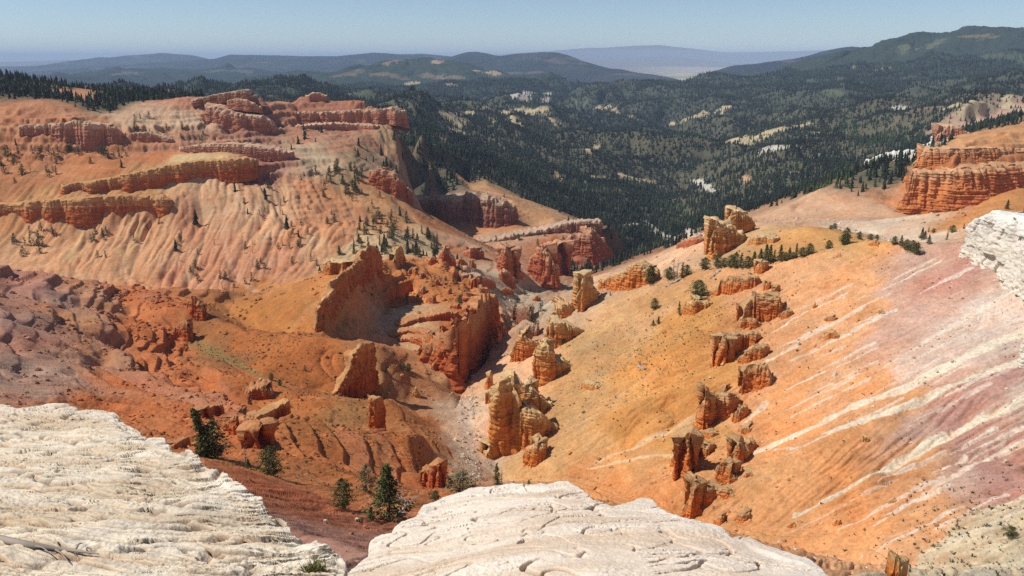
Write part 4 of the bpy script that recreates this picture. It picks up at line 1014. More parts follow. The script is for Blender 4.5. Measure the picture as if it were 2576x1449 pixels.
    F = np.stack([id_[:-1], nx_[:-1], nx_[1:], id_[1:]], -1).reshape(-1, 4)
    lo, up, cp = [lin(c) / KALB for c in PAL[pal]]
    hn = np.clip((Za - zbase[None]) / Hl, 0, 1.2)
    w1 = sm(.45, .75, hn + .14 * fbm3(Xa / 6, Ya / 6, Za / 4, 2))[..., None]
    c = lo * (1 - w1) + up * w1
    w2 = sm(1 - capd * 1.5, 1 - capd * .4, hn + .10 * fbm3(Xa / (fw * .7), Ya / (fw * .7), Za / 2 + sd, 2))[..., None]
    c = c * (1 - w2) + cp * w2
    bedc = n2(Za / (bh * 1.4) + .25 * n2(Xa / 8, Ya / 8), 0 * Za + sd)[..., None]
    c = c * (1 + .30 * bedc + .16 * fbm3(Xa / (fw * .5), Ya / (fw * .5), Za / (fw * .5) + sd, 2)[..., None])
    st_ = sm(.1, .5, n2(Xa / (fw * .3) + sd, Za / (fw * 4)))[..., None] * .22 * (1 - w2)
    c = c * (1 - st_)
    V = np.stack([Xa, Ya, Za], -1).reshape(-1, 3)
    o = mesh_np(kind, V, F, MAT['limestone' if pal == 'white' else 'rock'], np.clip(c, .01, .9).reshape(-1, 3))
    link(tag(o, label, cat, group))
    return o

FA = [(788, 837, 842), (800, 806, 843), (811, 779, 844), (822, 764, 836), (838, 742, 812), (845, 730, 806), (848, 711, 803), (862, 698, 793), (874, 689, 782), (885, 683, 766), (898, 668, 746), (908, 657, 735), (914, 652, 728), (918, 633, 724), (934, 630, 719), (938, 618, 717), (953, 620, 714), (961, 628, 712), (964, 660, 711)]
wall('rock_fin', 'long rust fin wall with pale blocks on its far end, throwing a large jagged shadow', FA, 5, 'fin', flute=1.3, bed=.7, crest=.3, fine=1.6, lean=.05,
     t=[428, 429, 431, 436, 449, 453, 456, 468, 478, 489, 503, 513, 519, 524, 540, 545, 562, 574, 584], capd=.05)
wall('rock_ledge', 'small tan layered ledge on the terrace left of the castle topped fin', [(827, 656, 692), (845, 654, 690), (862, 660, 684), (878, 664, 676)], 10, 'tan', flute=.5)
wall('rock_fin', 'thin rust fin with a square vertical end, standing midslope between the two other fins', [(848, 985, 995), (858, 961, 998), (872, 943, 1000), (884, 928, 1000), (890, 915, 1000), (894, 896, 1000), (902, 884, 999), (914, 876, 997), (924, 870, 994), (940, 866, 989), (950, 863, 984), (957, 862, 980)], 4.5, 'fin', flute=1.2, bed=.7, crest=.3, lean=.04, fine=1.5,
     t=[352, 353, 354, 355, 356, 357, 359, 361, 363, 366, 369, 372], capd=.05)
wall('rock_fin', 'smallest rust fin, a narrow block at the end of the spur nearest the creek gravel', [(944, 1006, 1076), (952, 1003, 1078), (964, 1001, 1079), (974, 1002, 1078)], 5, 'fin', flute=.5, bed=.5, crest=.2, lean=.03, t=[299, 300, 302, 304], capd=.05)
wall('rock_pinnacle', 'slender orange pinnacle on the saddle right of the castle topped fin', [(990, 652, 668), (998, 640, 668), (1005, 622, 667), (1010, 614, 666), (1016, 616, 664), (1021, 646, 660)], 6, 'ochre', crest=.6)
wall('rock_pinnacle', 'dark red knobbly pinnacles at the top of the middle spur below the grey rim', [(1103, 638, 650), (1111, 622, 655), (1119, 620, 660), (1128, 630, 664), (1134, 640, 668), (1140, 655, 670)], 7, 'red')
wall('hoodoo', 'stubby rust hoodoo with three knobs beside the creek gravel', [(1066, 1190, 1220), (1074, 1168, 1226), (1084, 1158, 1229), (1092, 1154, 1229), (1104, 1164, 1228), (1112, 1172, 1226), (1120, 1186, 1222)], 5, 'rust', crest=1.2)
wall('hoodoo', 'small pale pinnacle on the slope right of the thin fin', [(1038, 986, 996), (1043, 972, 999), (1048, 974, 1001), (1056, 990, 1002)], 3.5, 'tan')
# bluffs left of centre
wall('rock_bluff', 'rounded orange bluff with fluted front behind the foreground pines', [(560, 1060, 1076), (572, 1050, 1092), (588, 1046, 1096), (602, 1048, 1094), (618, 1046, 1110), (634, 1052, 1126), (646, 1072, 1130), (656, 1096, 1130)], 5, 'rust', flute=1.5, bed=.5, lean=.25, crest=1.2)
wall('rock_ledge', 'flat topped ledge with a straight blocky front casting a dark shadow to its right', [(636, 1048, 1078), (650, 1044, 1076), (664, 1040, 1070), (680, 1034, 1060), (696, 1024, 1052), (712, 1013, 1046), (723, 1011, 1040)], 5, 'fin', flute=.8, bed=.4, crest=.3, lean=.0)
wall('rock_ledge', 'low rust ledge above the tall pine, left of the fluted bluff', [(496, 1036, 1050), (510, 1030, 1052), (525, 1024, 1048), (542, 1020, 1040), (558, 1020, 1032)], 3.5, 'rust')
wall('hoodoo', 'dark pointed knob standing above the rubble knoll', [(637, 978, 984), (643, 960, 982), (648, 962, 980), (653, 974, 978)], 4, 'rust')
wall('rock_knoll', 'crumbly rubble knoll behind the blocky straight ledge', [(628, 985, 1002), (642, 978, 1006), (656, 972, 1006), (668, 976, 1006), (678, 986, 1004)], 9, 'rust', lump=2.0, crest=1.6)
wall('rock_ledge', 'low overhanging ledge just above the edge of the cream slab', [(436, 1122, 1130), (450, 1112, 1128), (464, 1104, 1122), (480, 1096, 1112)], 3, 'rust')
wall('hoodoo', 'jagged dark red turret group at the end of the left red spur', [(466, 766, 786), (476, 748, 796), (484, 742, 802), (492, 746, 806), (502, 758, 808), (511, 770, 808), (520, 788, 806)], 8, 'rust', crest=1.3)
wall('hoodoo', 'lower rust turrets stepping down below the jagged group', [(438, 822, 834), (450, 812, 848), (462, 808, 858), (472, 812, 862), (484, 834, 862)], 7, 'rust', crest=1.3)
# middle spur
wall('rock_ledge', 'curved thin ledge at the head of the middle spur', [(1016, 815, 824), (1040, 803, 814), (1066, 798, 810), (1090, 793, 808), (1110, 787, 806), (1130, 784, 806), (1148, 788, 808)], 10, 'rust', lump=1.6)
wall('rock_ledge', 'upper of two curved ledges on the left flank of the middle spur', [(990, 843, 850), (1008, 834, 844), (1030, 830, 844), (1052, 830, 850), (1070, 838, 862)], 8, 'rust', lump=1.6)
wall('rock_ledge', 'lower of two curved ledges on the left flank of the middle spur', [(1008, 854, 862), (1030, 847, 860), (1056, 846, 872), (1080, 852, 890)], 9, 'rust', lump=1.6)
wall('rock_wall', 'tall fluted red wall with alcoves at the end of the middle spur, over the creek', [(1046, 876, 892), (1068, 862, 898), (1090, 852, 908), (1110, 850, 930), (1124, 846, 960), (1138, 842, 980), (1150, 838, 1000), (1160, 826, 1004), (1172, 830, 990), (1186, 822, 970), (1200, 812, 945), (1214, 792, 925), (1228, 770, 902), (1240, 752, 884), (1248, 742, 862)], 8, 'rust', flute=1.6, bed=1.2, crest=2.0, lean=.25, lump=1.8, butt=.4, block=1.6,
     t=[452, 448, 444, 438, 434, 430, 428, 429, 436, 446, 458, 470, 486, 502, 520])
wall('rock_wall', 'blocky red stack along the right edge of the middle spur', [(1208, 776, 800), (1220, 764, 806), (1232, 748, 808), (1244, 742, 806), (1254, 746, 800)], 18, 'rust', t=[520, 524, 528, 534, 540])
wall('rock_ledge', 'small pale capped ledge above the blocky red stack', [(1202, 702, 715), (1218, 694, 722), (1234, 698, 726), (1248, 708, 724)], 9, 'red')
wall('rock_ledge', 'short white capped ledge on the upper middle spur', [(1176, 691, 700), (1188, 688, 704), (1200, 694, 706)], 7, 'grey')
wall('rock_ledge', 'dark hollow ledge under the grey rim, left of the arch rocks', [(1164, 634, 642), (1182, 624, 650), (1200, 622, 652), (1218, 634, 652)], 14, 'red')
wall('rock_tower', 'red ruin like tower with a small arch, below the grey rim', [(1248, 642, 668), (1258, 628, 684), (1272, 620, 694), (1286, 622, 700), (1300, 632, 700), (1316, 654, 696)], 18, 'red', flute=1.2)
wall('rock_tower', 'dark tower pierced by windows with pale yellow base', [(1332, 650, 680), (1338, 620, 698), (1352, 614, 714), (1364, 626, 722), (1380, 640, 728), (1396, 672, 728)], 16, 'red', flute=1.3)
wall('rock_tower', 'red buttress in deep shadow right of the pierced tower', [(1362, 612, 660), (1376, 606, 676), (1394, 608, 690), (1410, 628, 694), (1428, 660, 692)], 20, 'red')
wall('rock_ledge', 'square red block below the ruin like tower', [(1260, 684, 706), (1276, 680, 720), (1290, 686, 726), (1300, 700, 724)], 9, 'red')
wall('hoodoo', 'row of small mauve pinnacles on the pale bank of the upper creek', [(1288, 776, 792), (1300, 766, 802), (1314, 764, 806), (1328, 770, 808), (1342, 790, 808)], 8, 'grey', crest=2.0)
wall('hoodoo', 'low crumbling mauve outcrop near the creek bend', [(1304, 826, 840), (1320, 814, 848), (1336, 814, 850), (1352, 824, 846)], 8, 'grey', crest=1.6)
wall('rock_cliff', 'grey brown layered cliff above a smooth orange slope in the middle distance', [(1028, 496, 528), (1050, 500, 540), (1075, 500, 546), (1100, 498, 550), (1130, 496, 552), (1160, 490, 556), (1175, 486, 558), (1200, 488, 558), (1225, 494, 556), (1250, 506, 556), (1275, 512, 554), (1296, 524, 554)], 26, 'grey', lean=.2, butt=.8,
     t=[1150, 1160, 1158, 1150, 1142, 1136, 1130, 1124, 1118, 1114, 1112, 1112])
wall('rock_tower', 'red castle like butte on the wooded ridge crest', [(926, 432, 456), (940, 425, 470), (956, 427, 478), (974, 430, 486), (986, 436, 490), (996, 450, 496), (1010, 446, 502), (1020, 452, 506), (1028, 478, 508)], 24, 'red', crest=.8)
wall('rock_cliff', 'long grey rim ledge crossing the middle of the view, capped with pale stone', [(1160, 617, 634), (1190, 610, 632), (1220, 606, 626), (1250, 602, 622), (1280, 594, 616), (1310, 588, 610), (1340, 584, 606), (1370, 579, 602), (1392, 570, 598), (1420, 563, 594), (1450, 560, 592), (1480, 557, 592), (1502, 559, 600)], 26, 'grey', flute=1.2, crest=.7, lean=.05,
     t=[1056, 1054, 1052, 1052, 1052, 1054, 1056, 1060, 1062, 1062, 1062, 1060, 1058])
wall('rock_cliff', 'red blocky cliff end under the right tip of the grey rim', [(1400, 606, 640), (1430, 598, 660), (1460, 592, 668), (1490, 584, 668), (1510, 580, 664), (1525, 592, 662), (1540, 616, 662), (1552, 645, 664)], 40, 'red', t=[1040, 1030, 1026, 1026, 1030, 1036, 1044, 1056], lean=.3, flute=.8)
# amphitheatre ledges
wall('rock_cliff', 'long tan cliff band across the left, lower of the two, with scalloped base', [(-60, 520, 548), (0, 516, 548), (50, 513, 550), (90, 508, 556), (120, 506, 566), (145, 504, 568), (170, 502, 552), (200, 500, 550), (222, 499, 556), (250, 497, 548), (290, 496, 548), (320, 494, 550), (350, 495, 545), (380, 497, 546), (410, 497, 549), (434, 506, 544)], 24, 'fin', flute=.8, crest=.4, lean=.12, butt=1.0, capd=.3,
     t=[AM(q) for q in (900, 898, 894, 888, 884, 883, 886, 888, 888, 890, 893, 895, 897, 899, 901, 905)])
wall('rock_cliff', 'long tan cliff band across the left, upper of the two, reaching further right', [(160, 466, 484), (200, 460, 487), (240, 456, 490), (270, 452, 488), (300, 445, 486), (340, 436, 480), (370, 430, 476), (400, 424, 474), (430, 417, 470), (465, 411, 466), (500, 407, 460), (530, 405, 456), (560, 403, 449), (600, 400, 444), (630, 398, 440), (650, 404, 434)], 24, 'fin', flute=.8, crest=.4, lean=.12, butt=1.0, capd=.26,
     t=[AM(q) for q in (938, 940, 943, 946, 950, 956, 962, 968, 974, 982, 990, 996, 1003, 1012, 1020, 1026)])
wall('rock_cliff', 'row of red pillars in the upper left cliff, bulging in the middle', [(50, 318, 342), (90, 315, 350), (125, 313, 352), (158, 310, 364), (180, 305, 370), (205, 305, 372), (230, 308, 372), (258, 314, 374), (280, 316, 368), (304, 322, 362), (316, 336, 360)], 22, 'mauve', flute=1.0, crest=.6, butt=1.0)
wall('rock_ledge', 'short red ledge right of the upper left pillars', [(326, 336, 350), (350, 333, 354), (380, 334, 356), (405, 342, 358), (420, 350, 360)], 14, 'mauve', flute=1.2)
wall('rock_cliff', 'pale topped cap cliff on the summit of the tilted mesa', [(484, 252, 262), (510, 244, 258), (535, 238, 254), (560, 234, 252), (585, 230, 250), (606, 226, 250), (624, 227, 252), (632, 240, 254)], 30, 'grey', crest=.4, t=[AM(q) for q in (1318, 1316, 1314, 1312, 1310, 1308, 1308, 1310)])
wall('rock_cliff', 'dark shaded mauve cliff on the right flank of the tilted mesa', [(512, 262, 290), (528, 268, 306), (548, 274, 318), (575, 282, 322), (605, 288, 322), (640, 290, 324), (665, 292, 330), (690, 310, 336), (704, 326, 340)], 34, 'mauve', flute=.8, butt=.8, t=[AM(q) for q in (1290, 1282, 1276, 1270, 1270, 1276, 1284, 1290, 1296)])
wall('rock_ledge', 'rounded mauve ledge below the cap cliff of the mesa', [(572, 254, 266), (596, 248, 270), (622, 252, 274), (645, 262, 276), (655, 268, 278)], 26, 'mauve', t=[AM(q) for q in (1300, 1296, 1294, 1298, 1304)])
wall('rock_cliff', 'dark red banded cliff at the foot of the mesa', [(452, 372, 386), (490, 366, 388), (530, 364, 390), (575, 364, 392), (620, 366, 394), (660, 370, 396), (700, 376, 396), (724, 384, 396)], 30, 'mauve', bed=1.8, flute=.8, t=[AM(q) for q in (1120, 1114, 1110, 1106, 1104, 1104, 1106, 1110)])
wall('rock_cliff', 'red layered cliff under the crest of the flat topped ridge right of the mesa', [(700, 286, 300), (735, 283, 306), (770, 281, 306), (800, 283, 304), (840, 281, 304), (880, 279, 304), (920, 278, 302), (955, 277, 302), (985, 270, 304), (996, 280, 306)], 30, 'mauve', bed=1.5, butt=.8, t=[AM(q) for q in (1400, 1410, 1418, 1424, 1428, 1430, 1430, 1428, 1424, 1420)])
wall('rock_ledge', 'small castle block on the skyline of the flat topped ridge', [(778, 240, 250), (788, 234, 250), (802, 233, 250), (815, 240, 250)], 18, 'mauve', t=[AM(q) for q in (1470, 1474, 1478, 1480)])
wall('rock_ledge', 'thin broken ledge below the layered cliff of the flat topped ridge', [(760, 316, 326), (800, 312, 326), (850, 310, 326), (900, 312, 328), (940, 316, 326)], 20, 'mauve', crest=1.6)
# little fins crowding the middle spur
_rf = random.Random(5)
for uu, vv in ((1060, 742), (1085, 762), (1100, 716), (1130, 738), (1165, 748), (1190, 722), (1212, 738), (1150, 702), (1078, 806), (1118, 838), (1142, 818), (1176, 806), (1196, 792), (1096, 884), (1122, 912), (1064, 700), (1040, 690), (1146, 776), (1230, 718), (1088, 664), (1160, 664), (1190, 672), (1100, 930), (1180, 840), (1205, 850), (1310, 700), (1280, 740), (1350, 756), (1400, 760)):
    w = 16 + 16 * _rf.random(); hh = 9 + 12 * _rf.random(); sl_ = _rf.uniform(-.3, .5)
    wall('rock_fin', 'small jagged red fin among the crowd of fins on the middle spur and creek bank', [(uu - w / 2, vv - hh * .5 + sl_ * w / 2, vv + sl_ * w / 2), (uu - w / 5, vv - hh + sl_ * w / 5, vv + 2 + sl_ * w / 5), (uu + w / 6, vv - hh * _rf.uniform(.7, 1.2) - sl_ * w / 6, vv + 2 - sl_ * w / 6), (uu + w / 2, vv - hh * .5 - sl_ * w / 2, vv - sl_ * w / 2)], 3.2, _rf.choice(['red', 'rust', 'rust', 'fin']), flute=1.4, bed=1.3, crest=1.6, lump=1.5, group='small fins on the middle spur')
# right side: butte and castles
wall('rock_cliff', 'large orange banded cliff of the butte at the right border', [(2250, 505, 546), (2262, 470, 548), (2280, 438, 550), (2305, 432, 548), (2330, 434, 546), (2360, 436, 542), (2390, 432, 534), (2420, 428, 526), (2450, 424, 518), (2490, 420, 508), (2530, 418, 500), (2576, 416, 494), (2640, 410, 490)], 36, 'butte', bed=2.0, flute=.7, lean=.3, crest=.4, lump=1.4,
     t=[712, 704, 700, 698, 696, 692, 688, 686, 686, 688, 692, 698, 704])
wall('rock_cliff', 'upper pinkish banded tier of the butte at the right border', [(2286, 408, 440), (2305, 388, 440), (2335, 376, 438), (2380, 376, 436), (2430, 374, 432), (2480, 372, 428), (2530, 374, 424), (2576, 376, 422), (2640, 370, 420)], 40, 'butte', bed=2.2, flute=.5, lean=.4, crest=.4, t=[742, 736, 732, 730, 730, 732, 736, 742, 748])
wall('rock_knoll', 'dark red flat topped knoll behind the butte', [(2354, 338, 352), (2368, 320, 358), (2390, 316, 358), (2412, 317, 354), (2432, 328, 350), (2446, 338, 348)], 40, 'mauve', lean=.4, t=[905, 900, 898, 896, 898, 902])
wall('rock_cliff', 'grey white limestone cliff left of the butte, above the dark woods', [(2176, 406, 418), (2200, 394, 424), (2230, 386, 426), (2262, 384, 420), (2290, 380, 412), (2318, 366, 402), (2344, 350, 388)], 50, 'white', t=[1290, 1280, 1270, 1260, 1250, 1240, 1230], lean=.35)
wall('rock_castle', 'yellow castle rock with stepped layers behind the row of pines', [(1780, 600, 640), (1788, 572, 650), (1800, 560, 654), (1815, 556, 654), (1832, 562, 650), (1850, 576, 640), (1868, 584, 632), (1890, 596, 622), (1908, 604, 616)], 20, 'tan', bed=1.6, t=[520, 518, 517, 518, 520, 523, 526, 530, 534], lump=1.5)
wall('rock_castle', 'rounded cap block standing above the yellow castle rock', [(1828, 550, 566), (1836, 536, 572), (1850, 532, 574), (1868, 532, 572), (1882, 542, 568), (1898, 556, 566)], 18, 'tan', lump=1.6, t=[545, 543, 542, 543, 545, 548])
wall('rock_ledge', 'low overhanging tan ledge at the right foot of the yellow castle', [(1880, 600, 618), (1900, 594, 618), (1925, 594, 614), (1945, 600, 612)], 12, 'tan')
wall('rock_ledge', 'small red knob on the pink ridge at the canyon mouth', [(1700, 612, 622), (1714, 602, 624), (1730, 598, 622), (1748, 596, 616), (1764, 600, 610)], 12, 'red')
# right bank turrets
wall('rock_castle', 'orange layered castle at the left end of the talus crest', [(1508, 708, 722), (1522, 698, 728), (1540, 690, 732), (1558, 682, 732), (1576, 668, 730), (1594, 662, 726), (1612, 668, 722), (1630, 676, 716), (1644, 684, 710)], 14, 'orange', bed=1.5, crest=.8, lump=1.3)
wall('rock_tower', 'yellow fluted tower with pointed tip where the talus meets the creek', [(1442, 748, 800), (1449, 716, 808), (1456, 702, 812), (1464, 694, 814), (1474, 693, 812), (1486, 700, 806), (1498, 716, 794), (1512, 740, 780)], 11, 'tan', t=[462, 460, 459, 458, 459, 461, 464, 468], flute=1.4, crest=.4, lean=.05)
wall('rock_tower', 'orange layered foot left of the pointed yellow tower', [(1366, 816, 830), (1380, 794, 832), (1396, 780, 832), (1414, 772, 828), (1432, 766, 820), (1446, 770, 812)], 14, 'orange', t=[470, 466, 464, 464, 465, 467], bed=1.5)
wall('rock_wall', 'tan wall of rounded columns, second turret up from the creek bottom', [(1364, 856, 868), (1370, 824, 870), (1382, 812, 870), (1396, 812, 868), (1412, 814, 868), (1430, 816, 866), (1450, 822, 866), (1468, 830, 864), (1480, 842, 862)], 14, 'tan', t=[428, 425, 424, 424, 424, 425, 427, 429, 431], flute=1.4, crest=.3, lean=.04)
wall('rock_ledge', 'orange layered foot below the tan column wall', [(1280, 884, 902), (1294, 852, 908), (1312, 846, 908), (1330, 856, 900), (1348, 866, 894), (1366, 870, 890)], 12, 'orange', t=[436, 432, 430, 430, 431, 432], bed=1.5)
wall('rock_tower', 'twin column tower with orange base and tan top, above the largest turret', [(1334, 900, 964), (1340, 874, 972), (1352, 869, 976), (1366, 870, 978), (1380, 872, 978), (1394, 880, 976), (1402, 910, 978), (1418, 910, 980), (1434, 918, 982), (1448, 926, 982), (1456, 940, 980)], 12, 'ochre', t=[394, 392, 390, 389, 389, 390, 391, 391, 392, 393, 395], flute=1.4, bed=1.0, crest=.3, lean=.03)
wall('hoodoo', 'short tan stubs at the right end of the twin column tower', [(1460, 956, 976), (1474, 958, 982), (1488, 964, 982), (1502, 972, 980)], 7, 'tan')
wall('rock_tower', 'largest turret on the right bank, flat topped and crusted, above the creek gravel', [(1238, 1000, 1122), (1244, 978, 1127), (1254, 970, 1129), (1268, 968, 1130), (1284, 967, 1130), (1298, 971, 1130), (1308, 986, 1130), (1313, 1010, 1130)], 12, 'ochre', flute=1.7, bed=.9, crest=.5, lean=.04, lump=.5, block=.8,
     t=[336, 334, 333, 333, 333, 333, 334, 336], capd=.16)
wall('rock_tower', 'lower square shouldered turret joined to the right of the largest turret', [(1306, 1046, 1131), (1314, 1036, 1132), (1328, 1032, 1134), (1344, 1034, 1134), (1360, 1040, 1131), (1376, 1052, 1127), (1390, 1060, 1124), (1400, 1070, 1121)], 10, 'ochre', flute=1.7, bed=.9, crest=.4, lean=.05, lump=.5, block=.8, t=[332, 332, 332, 333, 334, 335, 336, 338], capd=.2)
wall('rock_ledge', 'stepped yellow ledges behind the top of the largest turret', [(1300, 976, 1020), (1318, 976, 1034), (1336, 980, 1042), (1356, 992, 1048), (1376, 1008, 1052), (1394, 1018, 1050)], 11, 'tan', t=[352, 350, 350, 351, 353, 355])
wall('rock_ledge', 'orange block below the right corner of the largest turret', [(1310, 1130, 1168), (1324, 1116, 1178), (1340, 1114, 1178), (1356, 1116, 1168), (1372, 1122, 1154)], 8, 'orange', bed=1.4)
wall('rock_ledge', 'yellow rounded foot left of the largest turret', [(1222, 1142, 1152), (1234, 1118, 1156), (1248, 1112, 1150), (1262, 1112, 1142)], 6, 'tan')
wall('hoodoo', 'knobbly orange pillar on the pink bank beside the dark creek shadow', [(1218, 962, 976), (1225, 942, 980), (1234, 936, 978), (1241, 950, 972)], 5, 'orange')
wall('hoodoo', 'smaller orange pillar on the pink bank, just below the knobbly one', [(1222, 1000, 1014), (1230, 986, 1018), (1238, 983, 1012), (1245, 992, 1004)], 4, 'orange')
# hoodoos on the talus
wall('rock_wall', 'long row of joined orange hoodoos just below the pines on the crest', [(1772, 738, 744), (1790, 730, 746), (1804, 714, 746), (1812, 698, 744), (1824, 694, 744), (1840, 696, 740), (1856, 694, 738), (1872, 696, 732), (1888, 694, 728), (1902, 692, 720), (1914, 698, 712)], 7, 'capped', flute=1.3, bed=1.2)
wall('boulder', 'big round orange boulder perched on the crest beside the pines', [(1896, 668, 688), (1904, 658, 692), (1914, 657, 690), (1924, 662, 682), (1931, 668, 674)], 5, 'orange', lump=2.0, crest=.4, block=.3)
wall('hoodoo', 'leaning orange block alone on the talus, right of the joined row', [(1918, 716, 728), (1926, 710, 732), (1935, 706, 728), (1940, 710, 720)], 4, 'orange')
wall('hoodoo', 'narrow crusted hoodoo just below the leaning block', [(1938, 730, 744), (1948, 724, 746), (1957, 718, 738), (1964, 716, 730)], 4, 'capped', crest=1.5)
wall('hoodoo', 'widest stacked hoodoo cluster high on the talus, brown crust over orange', [(1862, 806, 826), (1870, 780, 828), (1880, 752, 822), (1892, 744, 818), (1910, 744, 814), (1926, 745, 808), (1942, 745, 804), (1958, 746, 800), (1968, 752, 786)], 10, 'capped', flute=1.5, bed=1.4, crest=.9, lump=1.5)
wall('hoodoo', 'low columned outcrop attached to the right foot of the widest cluster', [(1956, 790, 802), (1966, 782, 806), (1978, 780, 802), (1992, 782, 794)], 6, 'capped', flute=1.4)
wall('hoodoo', 'small stacked blocks at the left foot of the widest cluster', [(1862, 806, 822), (1872, 800, 828), (1884, 798, 830), (1900, 804, 826), (1914, 812, 820)], 6, 'capped', flute=1.3)
wall('hoodoo', 'dark gashed hoodoo wall below the widest cluster', [(1796, 870, 920), (1801, 844, 924), (1812, 840, 922), (1824, 842, 918), (1836, 841, 904), (1850, 842, 892), (1866, 838, 882), (1884, 834, 874), (1906, 834, 862)], 9, 'capped', flute=1.6, crest=.7)
wall('hoodoo', 'low brown outcrop with overhang right of the gashed wall', [(1854, 898, 914), (1866, 886, 918), (1880, 876, 914), (1896, 872, 910), (1914, 872, 904), (1938, 870, 888)], 7, 'capped', lump=1.6)
wall('hoodoo', 'grey crusted bulky outcrop above the castle shaped hoodoo', [(1856, 976, 992), (1864, 940, 995), (1876, 922, 990), (1890, 916, 982), (1906, 916, 980), (1922, 922, 976), (1936, 960, 974)], 9, 'capped', lump=1.7, flute=1.2)
wall('hoodoo', 'castle shaped hoodoo with two thin chimneys and a slanting wall', [(1749, 1036, 1076), (1757, 1000, 1082), (1766, 990, 1085), (1772, 965, 1084), (1780, 962, 1078), (1787, 966, 1070), (1793, 990, 1062), (1806, 988, 1056), (1822, 988, 1048), (1840, 990, 1036), (1862, 998, 1022)], 7, 'capped', flute=1.5, bed=1.2, crest=.6)
wall('hoodoo', 'tiny mushroom hoodoo just right of the two thin chimneys', [(1810, 976, 984), (1816, 966, 987), (1823, 966, 988), (1828, 978, 986)], 3, 'capped')
wall('hoodoo', 'pair of thin spikes joined at the base right of the castle shaped hoodoo', [(1841, 1036, 1062), (1848, 1030, 1064), (1856, 1044, 1064), (1864, 1028, 1060), (1874, 1022, 1052), (1884, 1018, 1036)], 4, 'capped', flute=1.4)
wall('hoodoo', 'tall double hoodoo with rounded head, left end of the lower talus', [(1688, 1150, 1172), (1694, 1110, 1174), (1700, 1080, 1190), (1710, 1078, 1210), (1722, 1082, 1212), (1734, 1090, 1206), (1742, 1098, 1180), (1752, 1106, 1150), (1768, 1108, 1120)], 8, 'capped', flute=1.4, crest=.8)
wall('hoodoo', 'two small stumps beside the tall double hoodoo', [(1755, 1124, 1148), (1764, 1118, 1151), (1774, 1130, 1151), (1786, 1118, 1143), (1799, 1114, 1128)], 5, 'capped', flute=1.4)
wall('hoodoo', 'flat grey brown knob immediately above the tall double hoodoo', [(1752, 1086, 1098), (1764, 1082, 1104), (1778, 1082, 1104), (1792, 1090, 1102)], 6, 'capped', lump=1.6)
wall('hoodoo', 'blunt hoodoo with grey flat cap and a long shadowed side', [(1828, 1146, 1162), (1836, 1128, 1172), (1846, 1116, 1174), (1858, 1110, 1174), (1870, 1112, 1164), (1884, 1112, 1146), (1902, 1106, 1126)], 8, 'capped', flute=.9)
wall('hoodoo', 'upright square hoodoo with dark crusted head and split base', [(1797, 1170, 1214), (1804, 1154, 1218), (1814, 1151, 1219), (1826, 1153, 1221), (1834, 1166, 1220), (1842, 1194, 1216), (1852, 1198, 1208)], 7, 'capped', flute=1.3)
wall('hoodoo', 'long tilted hoodoo wall rising above the edge of the pale dome', [(1718, 1270, 1304), (1726, 1230, 1308), (1736, 1208, 1310), (1746, 1200, 1306), (1756, 1200, 1298), (1768, 1208, 1280), (1782, 1220, 1262), (1798, 1222, 1248), (1818, 1230, 1246), (1840, 1240, 1252)], 7, 'capped', flute=1.2, crest=.8)
wall('hoodoo', 'small dark hoodoo casting a short shadow on the lip of the pale dome', [(1794, 1306, 1318), (1801, 1297, 1322), (1810, 1294, 1322), (1818, 1302, 1318)], 4, 'capped')
wall('boulder', 'crumbly orange outcrop low on the talus, right of the small dark hoodoo', [(1846, 1298, 1310), (1854, 1290, 1315), (1866, 1292, 1316), (1878, 1298, 1312)], 5, 'capped', lump=2.0)
wall('boulder', 'grey brown square boulder at the lower tip of the long white streak', [(1863, 1080, 1090), (1870, 1074, 1093), (1880, 1073, 1092), (1888, 1080, 1088)], 5, 'capped')
wall('boulder', 'small orange boulder between the square hoodoo and the blunt hoodoo', [(1868, 1196, 1202), (1876, 1190, 1204), (1885, 1190, 1200), (1891, 1196, 1200)], 4, 'capped')
wall('rock_spire', 'orange spire cut by the bottom edge at the lower right', [(2242, 1420, 1466), (2247, 1404, 1468), (2254, 1395, 1470), (2262, 1398, 1470), (2268, 1412, 1468), (2276, 1432, 1466)], 1.5, 'orange', crest=1.2, lean=.3, flute=1.4, block=.4)
wall('rock_ledge', 'brown layered block with a small pine in front, left part of the talus', [(1714, 770, 790), (1722, 756, 793), (1738, 752, 794), (1754, 754, 788), (1766, 758, 780), (1776, 764, 776)], 8, 'ochre', bed=1.5)
